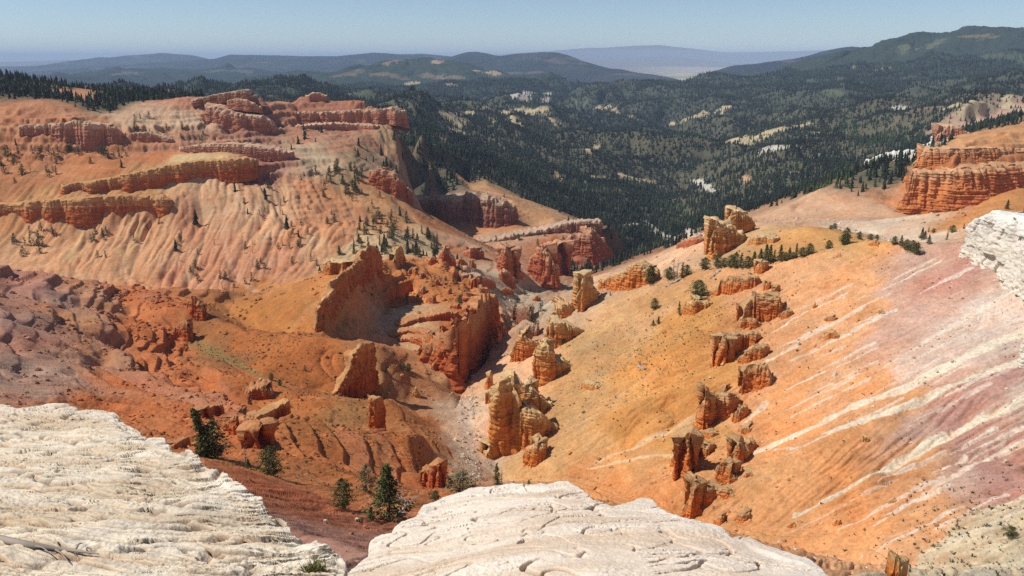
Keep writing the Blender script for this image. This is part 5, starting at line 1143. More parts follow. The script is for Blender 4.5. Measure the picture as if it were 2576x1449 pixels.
for lab, uu, vv, w, hh, pl in (
        ('small orange bulb shaped rock alone on the upper talus', 2048, 775, 10, 16, 'orange'), ('pair of brown rocks midway up the talus, left of the pink ground', 2086, 808, 26, 14, 'capped'),
        ('low curved rock step in the middle of the talus', 2090, 852, 40, 18, 'orange'), ('brown broken rock on the pink part of the talus', 2212, 788, 22, 10, 'tan'),
        ('white boulder at the edge of the upper white streak', 2099, 946, 15, 12, 'white'), ('little white boulder on a thin pale streak', 2008, 869, 10, 9, 'white'),
        ('brown crumbling step near the pink soil at lower right', 2175, 1112, 26, 14, 'tan'), ('orange knob close under the crest, right of the pines', 2108, 648, 12, 14, 'orange'),
        ('rust block on the crest shoulder of the talus', 2196, 618, 28, 16, 'orange'), ('tan jagged rock strip in the lower right talus', 2240, 1266, 26, 12, 'tan'),
        ('red boulder half buried on the lower talus', 1990, 1328, 22, 14, 'orange'), ('twin of rust boulders on the lower talus, further right', 2104, 1322, 24, 16, 'orange'),
        ('orange rock stub at the upper rim of the castle saddle', 1640, 1218, 14, 12, 'ochre'), ('pale boulder lying near the crest of the talus', 1533, 744, 10, 10, 'pale'),
        ('white boulder in the green tinted gully of the left slope', 657, 962, 12, 8, 'pale'), ('white flat boulder at the pinkish bank between the slabs', 905, 1312, 14, 7, 'pale'),
        ('white boulder at the pinkish bank, left of the flat one', 822, 1316, 8, 6, 'pale'), ('oblong white boulder low on the right edge of the view', 2530, 1165, 18, 8, 'pale')):
    wall('boulder', lab, [(uu - w / 2, vv - hh * .4, vv), (uu - w / 5, vv - hh, vv + 2), (uu + w / 5, vv - hh, vv + 1), (uu + w / 2, vv - hh * .5, vv - 1)], max(.4, w * .5 * np.linalg.norm(TER.hit(uu, vv)) / 1983), pl, crest=1.0, lump=2.0, block=.3)
# white rim at the right border
wall('limestone_cliff', 'blocky white limestone cliff jutting in from the right border', [(2432, 570, 604), (2438, 542, 616), (2452, 534, 626), (2470, 533, 650), (2486, 534, 662), (2504, 542, 676), (2524, 550, 690), (2548, 554, 712), (2576, 558, 738), (2620, 560, 770), (2680, 560, 800)], 20, 'white', flute=1.0, bed=.35, crest=.5, lean=.12, lump=.5, block=1.5, fine=1.2,
     t=[306, 303, 300, 292, 287, 282, 276, 268, 259, 247, 234])
wall('limestone_cliff', 'narrow white limestone edge at the right border below the blocky cliff', [(2560, 850, 905), (2566, 812, 925), (2576, 798, 930), (2600, 790, 935), (2640, 790, 940)], 12, 'white')
print('rocks', round(time.time() - T0, 1), 's', ROCKN[0])
# ------------------------------------------------------------------ trees
def tube(path, rad, sides=6):
    path = np.asarray(path, float); n = len(path); V = []; F = []
    for i in range(n):
        d = path[min(i + 1, n - 1)] - path[max(i - 1, 0)]; d /= np.linalg.norm(d) + 1e-9
        a = np.cross(d, [0.3, 1, .1] if abs(d[1]) < .9 else [1, 0, 0]); a /= np.linalg.norm(a); b = np.cross(d, a)
        for k in range(sides):
            t = 2 * math.pi * k / sides; V.append(path[i] + rad[i] * (math.cos(t) * a + math.sin(t) * b))
    for i in range(n - 1):
        for k in range(sides):
            F.append((i * sides + k, i * sides + (k + 1) % sides, (i + 1) * sides + (k + 1) % sides, (i + 1) * sides + k))
    return np.array(V), np.array(F)

def join(parts):
    V = []; F = []; C = []; o = 0
    for v, f, c in parts:
        V.append(v); F.append(f + o); C.append(np.broadcast_to(c, (len(v), 3))); o += len(v)
    return np.concatenate(V), np.concatenate(F), np.concatenate(C)

GREEN = np.array([.088, .104, .034])
def needles(r, shape, n, size, sparse=0.0, bare=.12, droop=.25, green=GREEN, lean=(0, 0), clump=9):
    """crown of a tree one unit tall: sprays of small leaf blades set along branches; r = half width"""
    V = []; C = []
    nb = n
    for k in range(nb):
        h = bare + (1 - bare) * (k + r_.random()) / nb
        f = (h - bare) / (1 - bare)
        if shape == 'cone': rad = r * (1 - f) ** .85 * (.75 + .5 * r_.random()) + .012
        elif shape == 'round': rad = r * math.sqrt(max(0, 1 - (2 * f - .85) ** 2 * .85)) * (.6 + .5 * r_.random())
        elif shape == 'flat': rad = r * (.35 + .9 * math.sin(min(1, f * 1.05) * math.pi) ** .7) * (.5 + .6 * r_.random())
        else: rad = r * (1 - f * .85) * (.3 + .9 * r_.random())
        if r_.random() < sparse: continue
        a = r_.random() * 2 * math.pi
        gap = n2(math.cos(a) * 1.3 + h * 5 + SDT[0], math.sin(a) * 1.3 + SDT[0])
        rad *= 1 + .9 * float(gap)
        cx, cy = lean[0] * h * h, lean[1] * h * h
        tone = .65 + .8 * r_.random() + .5 * float(gap)
        for q in range(clump):
            u = (q + r_.random()) / clump; u = u ** .8
            pr_ = rad * (.15 + .85 * u)
            p = np.array([cx + math.cos(a) * pr_, cy + math.sin(a) * pr_, h - droop * rad * u * u + .2 * rad * u])
            p += r_.normal(size=3) * size * .45
            s = size * (.6 + .8 * r_.random()) * (1.05 - .35 * f)
            d = np.array([math.cos(a), math.sin(a), -.15]) + r_.normal(size=3) * .55; d /= np.linalg.norm(d)
            e = np.cross(d, r_.normal(size=3)); e /= np.linalg.norm(e) + 1e-9
            V += [p - d * s * .6 - e * s * .15, p + e * s * .42, p + d * s, p - e * s * .42]
            t = tone * (.75 + .5 * r_.random())
            cc = green * t * np.array([1 + .35 * (r_.random() - .4), 1, 1 + .2 * (r_.random() - .5)])
            C += [cc, cc, cc, cc]
    V = np.array(V); return V, np.arange(len(V)).reshape(-1, 4), np.array(C)

def trunk(r0, bends=.02, top=.96, lean=(0, 0)):
    hs = np.linspace(0, top, 8)
    return tube([(lean[0] * h * h + bends * math.sin(h * 7), lean[1] * h * h + bends * math.cos(h * 5) - bends, h - .03) for h in hs], [r0 * (1.25 if i == 0 else 1 - h * .9) for i, h in enumerate(hs)], 6)

def snag_limbs(n, r, r0):
    parts = []
    for k in range(n):
        h = .2 + .75 * r_.random(); a = r_.random() * 6.28; L_ = r * (1.1 - .6 * h) * (.5 + r_.random())
        p0 = np.array([0, 0, h]); p1 = p0 + np.array([math.cos(a) * L_ * .6, math.sin(a) * L_ * .6, .02 + .04 * r_.random()]); p2 = p0 + np.array([math.cos(a) * L_, math.sin(a) * L_, .08 * r_.random() + .02])
        v, f = tube([p0, p1, p2], [r0 * .35, r0 * .22, r0 * .1], 4)
        parts.append((v, f, np.array([.20, .17, .14]) * (.7 + .5 * r_.random())))
    return parts
r_ = np.random.default_rng(21); SDT = [0.0]
BARK = np.array([.085, .065, .05]); GREY = np.array([.26, .235, .21])
PRO = {}
def proto(name, crown, tr, limbs=None):
    cm = None
    if crown is not None:
        o = mesh_np('crown', crown[0], crown[1], MAT['needles'], crown[2], smooth=False); cm = o.data; bpy.data.objects.remove(o)
    v, f = tr[0], tr[1]
    parts = [(v, f, tr[2])] + (limbs or [])
    V_, F_, C_ = join(parts)
    o = mesh_np('trunk', V_, F_, MAT['bark'], C_); tm = o.data; bpy.data.objects.remove(o)
    both = None
    if crown is not None:
        V2, F2, C2 = join([(crown[0], crown[1], crown[2])] + parts)
        o = mesh_np('tree', V2, F2, MAT['needles'], C2, smooth=False); both = o.data; bpy.data.objects.remove(o)
    PRO[name] = (cm, tm, both)
for i in range(3):
    SDT[0] = i * 11.3 + 1
    proto('spruce%d' % i, needles(.24 + .03 * i, 'cone', 300, .030, clump=9), (*trunk(.020), BARK))
    proto('bushy%d' % i, needles(.42 + .05 * i, 'round', 300, .042, bare=.10, clump=9), (*trunk(.030, .03), BARK * 1.5), snag_limbs(5, .3, .03))
    proto('thin%d' % i, needles(.16 + .02 * i, 'rag', 150, .034, sparse=.15, bare=.06, clump=6, green=GREEN * [1.1, .95, 1.0]), (*trunk(.018), BARK), snag_limbs(6, .16, .018))
    proto('small%d' % i, needles(.22 + .03 * i, 'cone', 46, .075, bare=.05, clump=5), (*trunk(.028), BARK))
    proto('ragged%d' % i, needles(.26 + .05 * i, 'rag', 30, .085, sparse=.2, bare=.08, clump=5, green=GREEN * [1.15, .92, 1.0]), (*trunk(.03), BARK), snag_limbs(6, .24, .03))
    proto('dead%d' % i, None, (*trunk(.026), BARK * 1.8), snag_limbs(22, .2, .03))
proto('spread', needles(.52, 'flat', 300, .05, bare=.14, sparse=.12, clump=9, green=GREEN * [1.0, 1.1, 1.1]), (*trunk(.035, .05), GREY * .7), snag_limbs(8, .5, .04))
proto('leaning', needles(.27, 'rag', 330, .036, bare=.02, clump=9, lean=(-.16, 0)), (*trunk(.026, .01, lean=(-.16, 0)), BARK))
proto('grey', needles(.40, 'round', 260, .040, bare=.06, sparse=.25, clump=8, green=GREEN * [1.7, 1.45, 1.9]), (*trunk(.035, .05), GREY), snag_limbs(16, .5, .04))
proto('snag', None, (*trunk(.030), GREY * .75), snag_limbs(18, .22, .03))
HIT_TREES = []
def tree(kind, pro, pos, h, label, group, rot=None, wide=1.0, parts=True, cat='tree'):
    cm, tm, both = PRO[pro]
    rot = rot if rot is not None else r_.random() * 6.28
    HIT_TREES.append(pos)
    if parts and cm is not None:
        e = bpy.data.objects.new(kind, None); e.empty_display_size = .1
        link(tag(e, label, cat, group))
        e.location = pos; e.rotation_euler = (0, 0, rot); e.scale = (h * wide, h * wide, h)
        link(bpy.data.objects.new('crown', cm), e); link(bpy.data.objects.new('trunk', tm), e)
        return e
    o = bpy.data.objects.new(kind, both if cm is not None else tm)
    o.location = pos; o.rotation_euler = (0, 0, rot); o.scale = (h * wide, h * wide, h)
    return link(tag(o, label, cat, group))

def at(u, v):
    w = TER.hit(u, v); z_ = TER.height(w[0], w[1])[0]
    return np.array([w[0], w[1], z_])

def planted(kind, pro, u, vb, vt, label, group=None, wide=1.0, rot=None, parts=True):
    p = at(u, vb)
    d = math.hypot(p[0], p[1]); a, b, c = ray(u, vt)
    h = d * c / math.hypot(a, b) - p[2]
    p = p + [0, 0, -.04 * h]
    return tree(kind, pro, tuple(p), h * 1.04, label, group, wide=wide, rot=rot, parts=parts)
G1 = 'pines below the viewpoint'; G2 = 'pines along the crest of the orange talus'
for a in (('pine', 'leaning', 520, 1150, 1026, 'tall leaning ragged pine left of its dense neighbour, behind the cream slab', G1, .9, 0.2),
          ('pine', 'bushy0', 540, 1150, 1058, 'dense dark pine with a bare pale trunk base right of the leaning pine', G1, .95, 1.0),
          ('spruce', 'spruce0', 625, 1180, 1154, 'small dark spruce under two bare poles', G1, 1.2),
          ('dead_pine', 'dead0', 620, 1178, 1112, 'thin bare pole rising from the small spruce', G1, .7),
          ('pine', 'bushy1', 684, 1196, 1122, 'rounded green pine leaning over its own shadow on the pink slope', G1, .85),
          ('pine', 'bushy2', 864, 1278, 1204, 'dark narrow pine left of the biggest pine', G1, .7),
          ('pine', 'grey', 925, 1238, 1168, 'greyish half dead pine behind a small red hoodoo', G1, .75),
          ('spruce', 'spruce2', 978, 1304, 1168, 'biggest pine, full and dark, beside the pale dome', G1, 1.12),
          ('spruce', 'spruce1', 934, 1312, 1276, 'tiny spruce at the foot of the biggest pine', G1, 1.1),
          ('bush', 'bushy1', 1096, 1258, 1234, 'small dark bush on the slope left of the grey juniper', G1, 1.1),
          ('juniper', 'grey', 1164, 1246, 1188, 'wide grey green juniper above the left edge of the pale dome', G1, 1.6),
          ('spruce', 'thin1', 1250, 1222, 1166, 'spindly spruce with bare prongs above the crest of the pale dome', G1, 1.3),
          ('dead_pine', 'dead1', 1262, 1222, 1176, 'bare grey prong next to the spindly spruce', G1, .8),
          ('spruce', 'small0', 1292, 1222, 1210, 'tip of a little spruce showing over the pale dome', G1, 1.2),
          ('spruce', 'small1', 1330, 1220, 1208, 'low green shrub at the crest of the pale dome', G1, 1.8),
          ('pine', 'bushy0', 1636, 712, 668, 'dense pine pair left end of the talus crest, beside the orange layered castle', G2, .85),
          ('pine', 'bushy1', 1684, 702, 672, 'low dark pine among the bare snags', G2, 1.1),
          ('snag', 'snag', 1694, 704, 646, 'tallest bare snag on the crest', G2, .9), ('snag', 'dead2', 1704, 702, 652, 'second bare snag right beside the tallest', G2, .8),
          ('pine', 'thin0', 1716, 700, 660, 'thin ragged pine right of the bare snags', G2, 1.3), ('pine', 'bushy2', 1728, 690, 666, 'small round pine between the snags and the big round bush', G2, 1.0),
          ('pine', 'bushy0', 1773, 680, 648, 'big round bushy pine below the yellow castle', G2, 1.15),
          ('pine', 'bushy1', 1806, 674, 638, 'broad dark pine in front of the yellow castle', G2, .85), ('pine', 'bushy2', 1822, 672, 648, 'shorter pine tucked right of the broad dark pine', G2, .9),
          ('pine', 'bushy0', 1838, 674, 640, 'ragged pine under the tan overhang', G2, .8), ('pine', 'bushy1', 1850, 674, 634, 'taller pine under the tan overhang', G2, .7),
          ('pine', 'thin2', 1864, 674, 636, 'thin pine in the middle of the crest row', G2, 1.5), ('pine', 'bushy2', 1880, 674, 644, 'round low pine just left of the tall spruces', G2, .9),
          ('spruce', 'spruce0', 1896, 668, 632, 'spruce at the left foot of the twin tall spruces', G2, 1.1),
          ('spruce', 'spruce1', 1912, 668, 626, 'spruce left of the twin tall spruces', G2, .95), ('spruce', 'spruce2', 1926, 664, 614, 'left one of the twin tall spruces', G2, .85), ('spruce', 'spruce0', 1936, 662, 616, 'right one of the twin tall spruces', G2, .85),
          ('spruce', 'thin1', 1947, 660, 628, 'slim spruce directly right of the twin tall spruces', G2, 1.3), ('spruce', 'spruce1', 1962, 658, 616, 'dark pointed spruce standing apart in the crest row', G2, .9),
          ('pine', 'bushy0', 1975, 656, 634, 'low bush pine right of the pointed spruce', G2, 1.0), ('spruce', 'spruce2', 1985, 653, 622, 'slanted spruce in the right half of the crest row', G2, .9),
          ('pine', 'bushy1', 1994, 652, 634, 'low pine at the foot of the slanted spruce', G2, 1.0), ('spruce', 'thin0', 2002, 650, 612, 'narrow tall spruce near the right end of the row', G2, 1.2),
          ('pine', 'bushy2', 2018, 646, 622, 'wide bush pine near the right end of the row', G2, 1.1), ('pine', 'bushy0', 2036, 640, 612, 'last wide bush pine at the right end of the row', G2, 1.1),
          ('pine', 'bushy1', 2084, 626, 604, 'bush pine alone on the crest, leaning left', G2, 1.0), ('pine', 'bushy2', 2124, 616, 588, 'low wide pine under the double crowned pine', G2, 1.1), ('pine', 'bushy0', 2128, 612, 572, 'tall double crowned pine on the orange saddle', G2, .7),
          ('pine', 'bushy1', 2162, 602, 582, 'small round pine right of the double crowned pine', G2, .9), ('pine', 'bushy2', 2190, 602, 588, 'low spreading scrub pine on the saddle', G2, 1.5), ('pine', 'bushy0', 2206, 602, 590, 'scrub pine at the right of the low spreading one', G2, 1.3),
          ('pine', 'bushy1', 2100, 576, 562, 'little bush on the dome skyline', G2, 1.1), ('pine', 'bushy2', 2090, 577, 566, 'littler bush on the dome skyline, left of the other', G2, 1.1),
          ('pine', 'bushy0', 2250, 616, 594, 'round pine left end of the lower thicket', G2, 1.0), ('spruce', 'spruce1', 2266, 620, 592, 'pointed spruce in the lower thicket', G2, .9), ('pine', 'bushy1', 2280, 628, 602, 'dark pine in the middle of the lower thicket', G2, 1.0),
          ('pine', 'bushy2', 2294, 634, 604, 'dense pine right in the lower thicket', G2, 1.0), ('pine', 'bushy0', 2306, 640, 610, 'last pine of the lower thicket by a white boulder', G2, 1.0),
          ('spruce', 'spruce0', 2318, 604, 572, 'tall spruce on the pale slope above the thicket', G2, .9), ('spruce', 'spruce2', 2326, 602, 580, 'spruce close to the tall one above the thicket', G2, .9), ('spruce', 'spruce1', 2336, 614, 590, 'small spruce between the thicket and the white cliff', G2, .9),
          ('spruce', 'thin2', 2336, 584, 570, 'short spruce high on the pale slope', G2, 1.2), ('pine', 'bushy1', 2348, 586, 574, 'short pine at the right of the short spruce', G2, 1.0), ('pine', 'bushy2', 2396, 586, 566, 'round dark pine alone on the pale slope left of the white cliff', G2, 1.05), ('spruce', 'thin0', 2424, 576, 562, 'small thin spruce nearest the top of the white cliff', G2, 1.4), ('spruce', 'thin1', 2382, 604, 582, 'thin spruce just left of the white cliff foot', G2, 1.1),
          ('spruce', 'spruce0', 2533, 528, 502, 'lone dark spruce on the orange slope under the butte', G2, .95), ('spruce', 'thin2', 2574, 545, 518, 'spruce half cut by the right border under the butte', G2, 1.2), ('pine', 'bushy0', 2550, 548, 538, 'small bush left of the border spruce', G2, 1.2),
          ('pine', 'spread', 1757, 750, 706, 'spreading pine with open layers below the crest', None, .95), ('spruce', 'spruce2', 1761, 774, 740, 'slim small spruce in front of the brown layered block', None, .7), ('pine', 'thin1', 1708, 792, 758, 'thin double stemmed pine left of the brown layered block', None, 1.2),
          ('pine', 'bushy2', 1646, 778, 750, 'round pine with a pale dead foot alone on the ochre slope', None, .85), ('spruce', 'spruce0', 1656, 816, 796, 'taller of two little spruces on the ochre slope', None, 1.1), ('spruce', 'spruce1', 1643, 820, 804, 'smaller of two little spruces on the ochre slope', None, 1.2),
          ('bush', 'bushy0', 1015, 930, 912, 'left one of two green bushes on the slope above the creek', None, .8), ('bush', 'bushy1', 1028, 934, 914, 'right one of two green bushes on the slope above the creek', None, 1.0), ('bush', 'thin0', 970, 936, 918, 'small upright bush right of the thin fin', None, 1.3),
          ('bush', 'bushy2', 683, 956, 938, 'little bush in the gully above the middle spur crest', None, .8), ('bush', 'bushy0', 704, 970, 954, 'second little bush in the gully, lower right of the first', None, .8), ('bush', 'grey', 768, 932, 918, 'dark dry bush on the spur behind the thin fin', None, .6),
          ('pine', 'thin2', 1024, 766, 738, 'dark pine leaning downhill beside the big jagged shadow', None, 1.2), ('pine', 'bushy1', 1158, 762, 742, 'round dark pine on the middle spur', None, .8), ('pine', 'thin1', 1140, 712, 694, 'small dark pine higher on the middle spur', None, 1.3),
          ('bush', 'bushy2', 2540, 1350, 1322, 'dark green bush on the grey ground at the lower right', None, .9), ('pine', 'bushy0', 1418, 866, 852, 'bush at the foot of the tan column wall', None, 1.0)):
    planted(*a[:5], a[5], a[6], a[7], a[8] if len(a) > 8 else None)
print('named trees', len(HIT_TREES))

def scatter(n, poly, pros, hr, label, group, kind='conifer', parts=False, dead=0, dlabel=None, dgroup=None):
    poly = np.array(poly, float); lo, hi = poly.min(0), poly.max(0); k = 0; tries = 0
    while k < n and tries < n * 30:
        tries += 1
        u = lo[0] + (hi[0] - lo[0]) * r_.random(); v = lo[1] + (hi[1] - lo[1]) * r_.random()
        inside = False; j = len(poly) - 1
        for i in range(len(poly)):
            if (poly[i, 1] > v) != (poly[j, 1] > v) and u < (poly[j, 0] - poly[i, 0]) * (v - poly[i, 1]) / (poly[j, 1] - poly[i, 1]) + poly[i, 0]: inside = not inside
            j = i
        if not inside or n2(u / 38.0, v / 22.0 + 5) < -.12 + .25 * (r_.random() - .5): continue
        p = at(u, v)
        h = (hr[0] + (hr[1] - hr[0]) * r_.random() ** 1.6) * .84
        p[2] -= .05 * h
        if r_.random() < dead:
            tree('dead_conifer', 'dead%d' % r_.integers(3), tuple(p), h, dlabel, dgroup, wide=1.3, parts=False)
        else:
            tree(kind, pros[r_.integers(len(pros))], tuple(p), h, label, group, wide=.9 + .5 * r_.random(), parts=parts)
        k += 1
RG = ['ragged0', 'ragged1', 'ragged2', 'small1']; SMA = ['small0', 'small1', 'small2', 'ragged0']
DL = 'bare dead conifer on the banded slope across the canyon'; DG = 'dead conifers on the amphitheatre slopes'
scatter(46, [(840, 640), (850, 618), (930, 600), (1000, 590), (1050, 575), (1110, 610), (1110, 640), (1060, 652), (940, 650)], ['thin0', 'thin1', 'spruce0', 'thin2', 'spruce1'], (8, 15), 'tall dark conifer in the thicket behind the castle topped fin', 'thicket behind the fin castle', parts=True)
scatter(30, [(880, 590), (960, 540), (1040, 545), (1070, 590), (1000, 600)], RG, (9, 15), 'ragged conifer on the slope just above the thicket behind the fin castle', 'conifers above the thicket', dead=.15, dlabel=DL, dgroup=DG)
scatter(48, [(560, 450), (700, 440), (820, 436), (900, 432), (1000, 500), (950, 560), (860, 600), (760, 620), (640, 600)], RG, (7, 12), 'ragged dark conifer on the pink gullied slope of the amphitheatre', 'conifers on the pink gullied slope', dead=.3, dlabel=DL, dgroup=DG)
scatter(34, [(430, 590), (640, 600), (820, 620), (800, 680), (660, 700), (560, 740), (450, 680)], RG, (6, 11), 'small dark conifer low on the peach coloured gullied slope', 'conifers low on the peach slope', dead=.3, dlabel=DL, dgroup=DG)
scatter(22, [(780, 430), (900, 420), (920, 470), (900, 500), (830, 470)], SMA, (10, 17), 'dark conifer of the stand left of the red castle butte', 'stand left of the red castle butte')
scatter(44, [(0, 378), (120, 372), (260, 380), (330, 392), (200, 420), (130, 450), (0, 470)], RG, (8, 15), 'dark conifer on the orange slope above the tan cliff bands', 'conifers above the tan cliff bands', dead=.12, dlabel=DL, dgroup=DG)
scatter(16, [(0, 560), (120, 575), (160, 600), (100, 650), (0, 650)], RG, (8, 14), 'dark conifer on the yellow slope under the tan cliff bands', 'conifers under the tan cliff bands', dead=.1, dlabel=DL, dgroup=DG)
scatter(12, [(160, 560), (430, 560), (430, 650), (240, 650)], RG, (7, 11), 'solitary conifer on the cream badland cones', 'conifers on the badland cones', dead=.1, dlabel=DL, dgroup=DG)
scatter(16, [(280, 290), (520, 310), (520, 360), (400, 350), (300, 330)], RG, (7, 12), 'tiny conifer on the pale fluted face of the mesa', 'conifers on the mesa face')
scatter(22, [(1270, 690), (1400, 700), (1420, 740), (1370, 800), (1310, 830), (1300, 760)], RG, (5, 9), 'thin small conifer on the pale bank of the upper creek', 'conifers on the pale bank', dead=.3, dlabel=DL, dgroup=DG)
scatter(18, [(1030, 660), (1180, 660), (1200, 720), (1150, 780), (1090, 720)], RG, (3.5, 6.5), 'scrubby conifer on the middle red spur', 'conifers on the middle spur')
scatter(10, [(1220, 600), (1390, 590), (1480, 600), (1460, 640), (1300, 620)], SMA, (7, 12), 'conifer on the red ledges under the grey rim', 'conifers under the grey rim')
NTREE = len(HIT_TREES); print('trees', NTREE)

# ------------------------------------------------------------------ the woods beyond, far too many to count
def lowtree(sides, tiers):
    V = []; F = []
    for t in range(tiers):
        z0 = .06 + .80 * t / tiers; z1 = min(1.0, z0 + 1.0 / tiers * 1.35); r0 = .20 * (1 - .72 * t / tiers)
        o = len(V); a0 = t * .8
        for k in range(sides):
            a = a0 + 2 * math.pi * k / sides; rr_ = r0 * (1 if k % 2 else .62)
            V.append((math.cos(a) * rr_, math.sin(a) * rr_, z0 - (.03 if k % 2 else -.03)))
        V.append((0, 0, z1 if t < tiers - 1 else 1.0))
        for k in range(sides): F.append((o + k, o + (k + 1) % sides, o + sides))
    return np.array(V), np.array(F)
ph = np.arctan(TER.zg / TER.Dg)
vis = ph > np.maximum.accumulate(ph, axis=1) - 10.0 / TER.Dg
dA = np.gradient(TER.Lg, axis=1) * TER.Dg * TER.Dg * (TER.ag[1] - TER.ag[0])
clear = sm(-.45, .05, fbm2(TER.xg / 60, TER.yg / 60, 3, .6) + .9 * (FOR - .55)) 
clear = clear * (1 - .9 * sm(.26, .42, n2(TER.xg / 44 + 60, TER.yg / 44) + .5 * n2(TER.xg / 15, TER.yg / 15 + 8)))
clear = clear * (1 - .52 * sm(.02, .34, TER.gx) * sm(1300, 1900, TER.Dg))
spacing = 39.0 + 60 * sm(2200, 5000, TER.Dg)
wgt = np.clip(FOR, 0, 1) ** 1.3 * clear * dA / spacing * vis * (TER.Dg > 650) * np.where(TER.Dg < 1250, .55, 1.0) * (TER.Dg < 5600) * (FOR > .03)
wgt *= np.clip(1.15 - OPEN, 0, 1)
wgt[:3] = 0; wgt[-3:] = 0
n = int(min(wgt.sum(), NFOREST)); print('woods', int(wgt.sum()), n)
cum = np.cumsum(wgt.ravel()); pick = np.searchsorted(cum, rng.random(n) * cum[-1])
pi_, pj = np.unravel_index(pick, wgt.shape)
pi_ = np.clip(pi_, 1, NA - 2); pj = np.clip(pj, 1, NR - 2)
fu = rng.random(n); fv = rng.random(n)
def lerp(a): return (a[pi_, pj] * (1 - fu) + a[pi_ + 1, pj] * fu) * (1 - fv) + (a[pi_, pj + 1] * (1 - fu) + a[pi_ + 1, pj + 1] * fu) * fv
tx_, ty_, tz_, td = lerp(TER.xg), lerp(TER.yg), lerp(TER.zg), lerp(TER.Dg)
hh = 6.0 + 11.0 * rng.random(n) ** 1.5 + 2.0 * n2(tx_ / 90, ty_ / 90)
hh *= 1 + .25 * sm(2500, 5000, td)
u_, v_, w_ = project(tx_, ty_, tz_)
tone = .55 + .9 * rng.random(n) ** 1.5 + .9 * n2(tx_ / 150 + 3, ty_ / 150) + .5 * n2(tx_ / 40, ty_ / 40)
aspen = sm(.15, .45, fbm2(tx_ / 210 + 8, ty_ / 210, 3)) * .65
basec = np.array([.026, .038, .022])[None] * (1 - aspen[:, None]) + np.array([.050, .078, .028])[None] * aspen[:, None]
tcol = basec * np.clip(tone, .35, 2)[:, None] * (1 + .2 * rng.normal(size=(n, 3)) * .4)
def forest(name, label, m, tmpl, wide):
    tv, tf = tmpl; k = int(m.sum())
    a = rng.random(k) * 6.28; ca, sa_ = np.cos(a)[:, None], np.sin(a)[:, None]; hk = hh[m][:, None]; wk = hk * wide * (.8 + .5 * rng.random((k, 1)))
    X = tx_[m][:, None] + wk * (tv[None, :, 0] * ca - tv[None, :, 1] * sa_); Y = ty_[m][:, None] + wk * (tv[None, :, 0] * sa_ + tv[None, :, 1] * ca); Z = tz_[m][:, None] - .4 + hk * tv[None, :, 2]
    F = (tf[None] + (np.arange(k) * len(tv))[:, None, None]).reshape(-1, 3)
    tip = (.75 + .5 * tv[:, 2])[None, :, None]
    C = (tcol[m][:, None, :] * (0 * tip + 1)).repeat(len(tv), 1)[:, :len(tv)] if False else np.broadcast_to(tcol[m][:, None, :], (k, len(tv), 3))
    o = mesh_np(name, np.stack([X, Y, Z], -1).reshape(-1, 3), F, MAT['needles'], C.reshape(-1, 3), smooth=False)
    link(tag(o, label, kind='stuff'))
forest('forest', 'dark conifer woods covering the valley and its nearer slopes', td < 2300, lowtree(6, 3), 1.1)
forest('distant_forest', 'dark conifer woods fading to blue on the farther hills', td >= 2300, lowtree(5, 2), 1.25)
print('forest', round(time.time() - T0, 1), 's')
# ------------------------------------------------------------------ stones, grit and scrub too many to count
def stones(name, label, P, size, colr, flat=.7):
    phi = (1 + 5 ** .5) / 2
    iv = np.array([(-1, phi, 0), (1, phi, 0), (-1, -phi, 0), (1, -phi, 0), (0, -1, phi), (0, 1, phi), (0, -1, -phi), (0, 1, -phi), (phi, 0, -1), (phi, 0, 1), (-phi, 0, -1), (-phi, 0, 1)]) / 1.9
    it = np.array([(0, 11, 5), (0, 5, 1), (0, 1, 7), (0, 7, 10), (0, 10, 11), (1, 5, 9), (5, 11, 4), (11, 10, 2), (10, 7, 6), (7, 1, 8), (3, 9, 4), (3, 4, 2), (3, 2, 6), (3, 6, 8), (3, 8, 9), (4, 9, 5), (2, 4, 11), (6, 2, 10), (8, 6, 7), (9, 8, 1)])
    k = len(P)
    v = iv[None] * (1 + .35 * rng.normal(size=(k, 12, 3)).clip(-1.5, 1.5)) * size[:, None, None] * .5
    v[..., 2] *= flat
    v = v + P[:, None, :] + np.array([0, 0, .1]) * size[:, None, None]
    F = (it[None] + (np.arange(k) * 12)[:, None, None]).reshape(-1, 3)
    o = mesh_np(name, v.reshape(-1, 3), F, MAT['rock'], np.repeat(colr, 12, 0), smooth=False)
    link(tag(o, label, kind='stuff'))

def strew(weight, n):
    cum = np.cumsum(weight.ravel()); pick = np.searchsorted(cum, rng.random(n) * cum[-1])
    a, b = np.unravel_index(pick, weight.shape); a = np.clip(a, 0, NA - 2); b = np.clip(b, 0, NR - 2)
    p, q = rng.random(n), rng.random(n)
    f = lambda g: (g[a, b] * (1 - p) + g[a + 1, b] * p) * (1 - q) + (g[a, b + 1] * (1 - p) + g[a + 1, b + 1] * p) * q
    return np.stack([f(TER.xg), f(TER.yg), f(TER.zg)], 1), a, b
pha = np.arctan(TER.zg / TER.Dg)
seen = pha > np.maximum.accumulate(pha, axis=1) - 1.0 / TER.Dg
inview = (abs(TER.Ag) < math.radians(38)) & seen
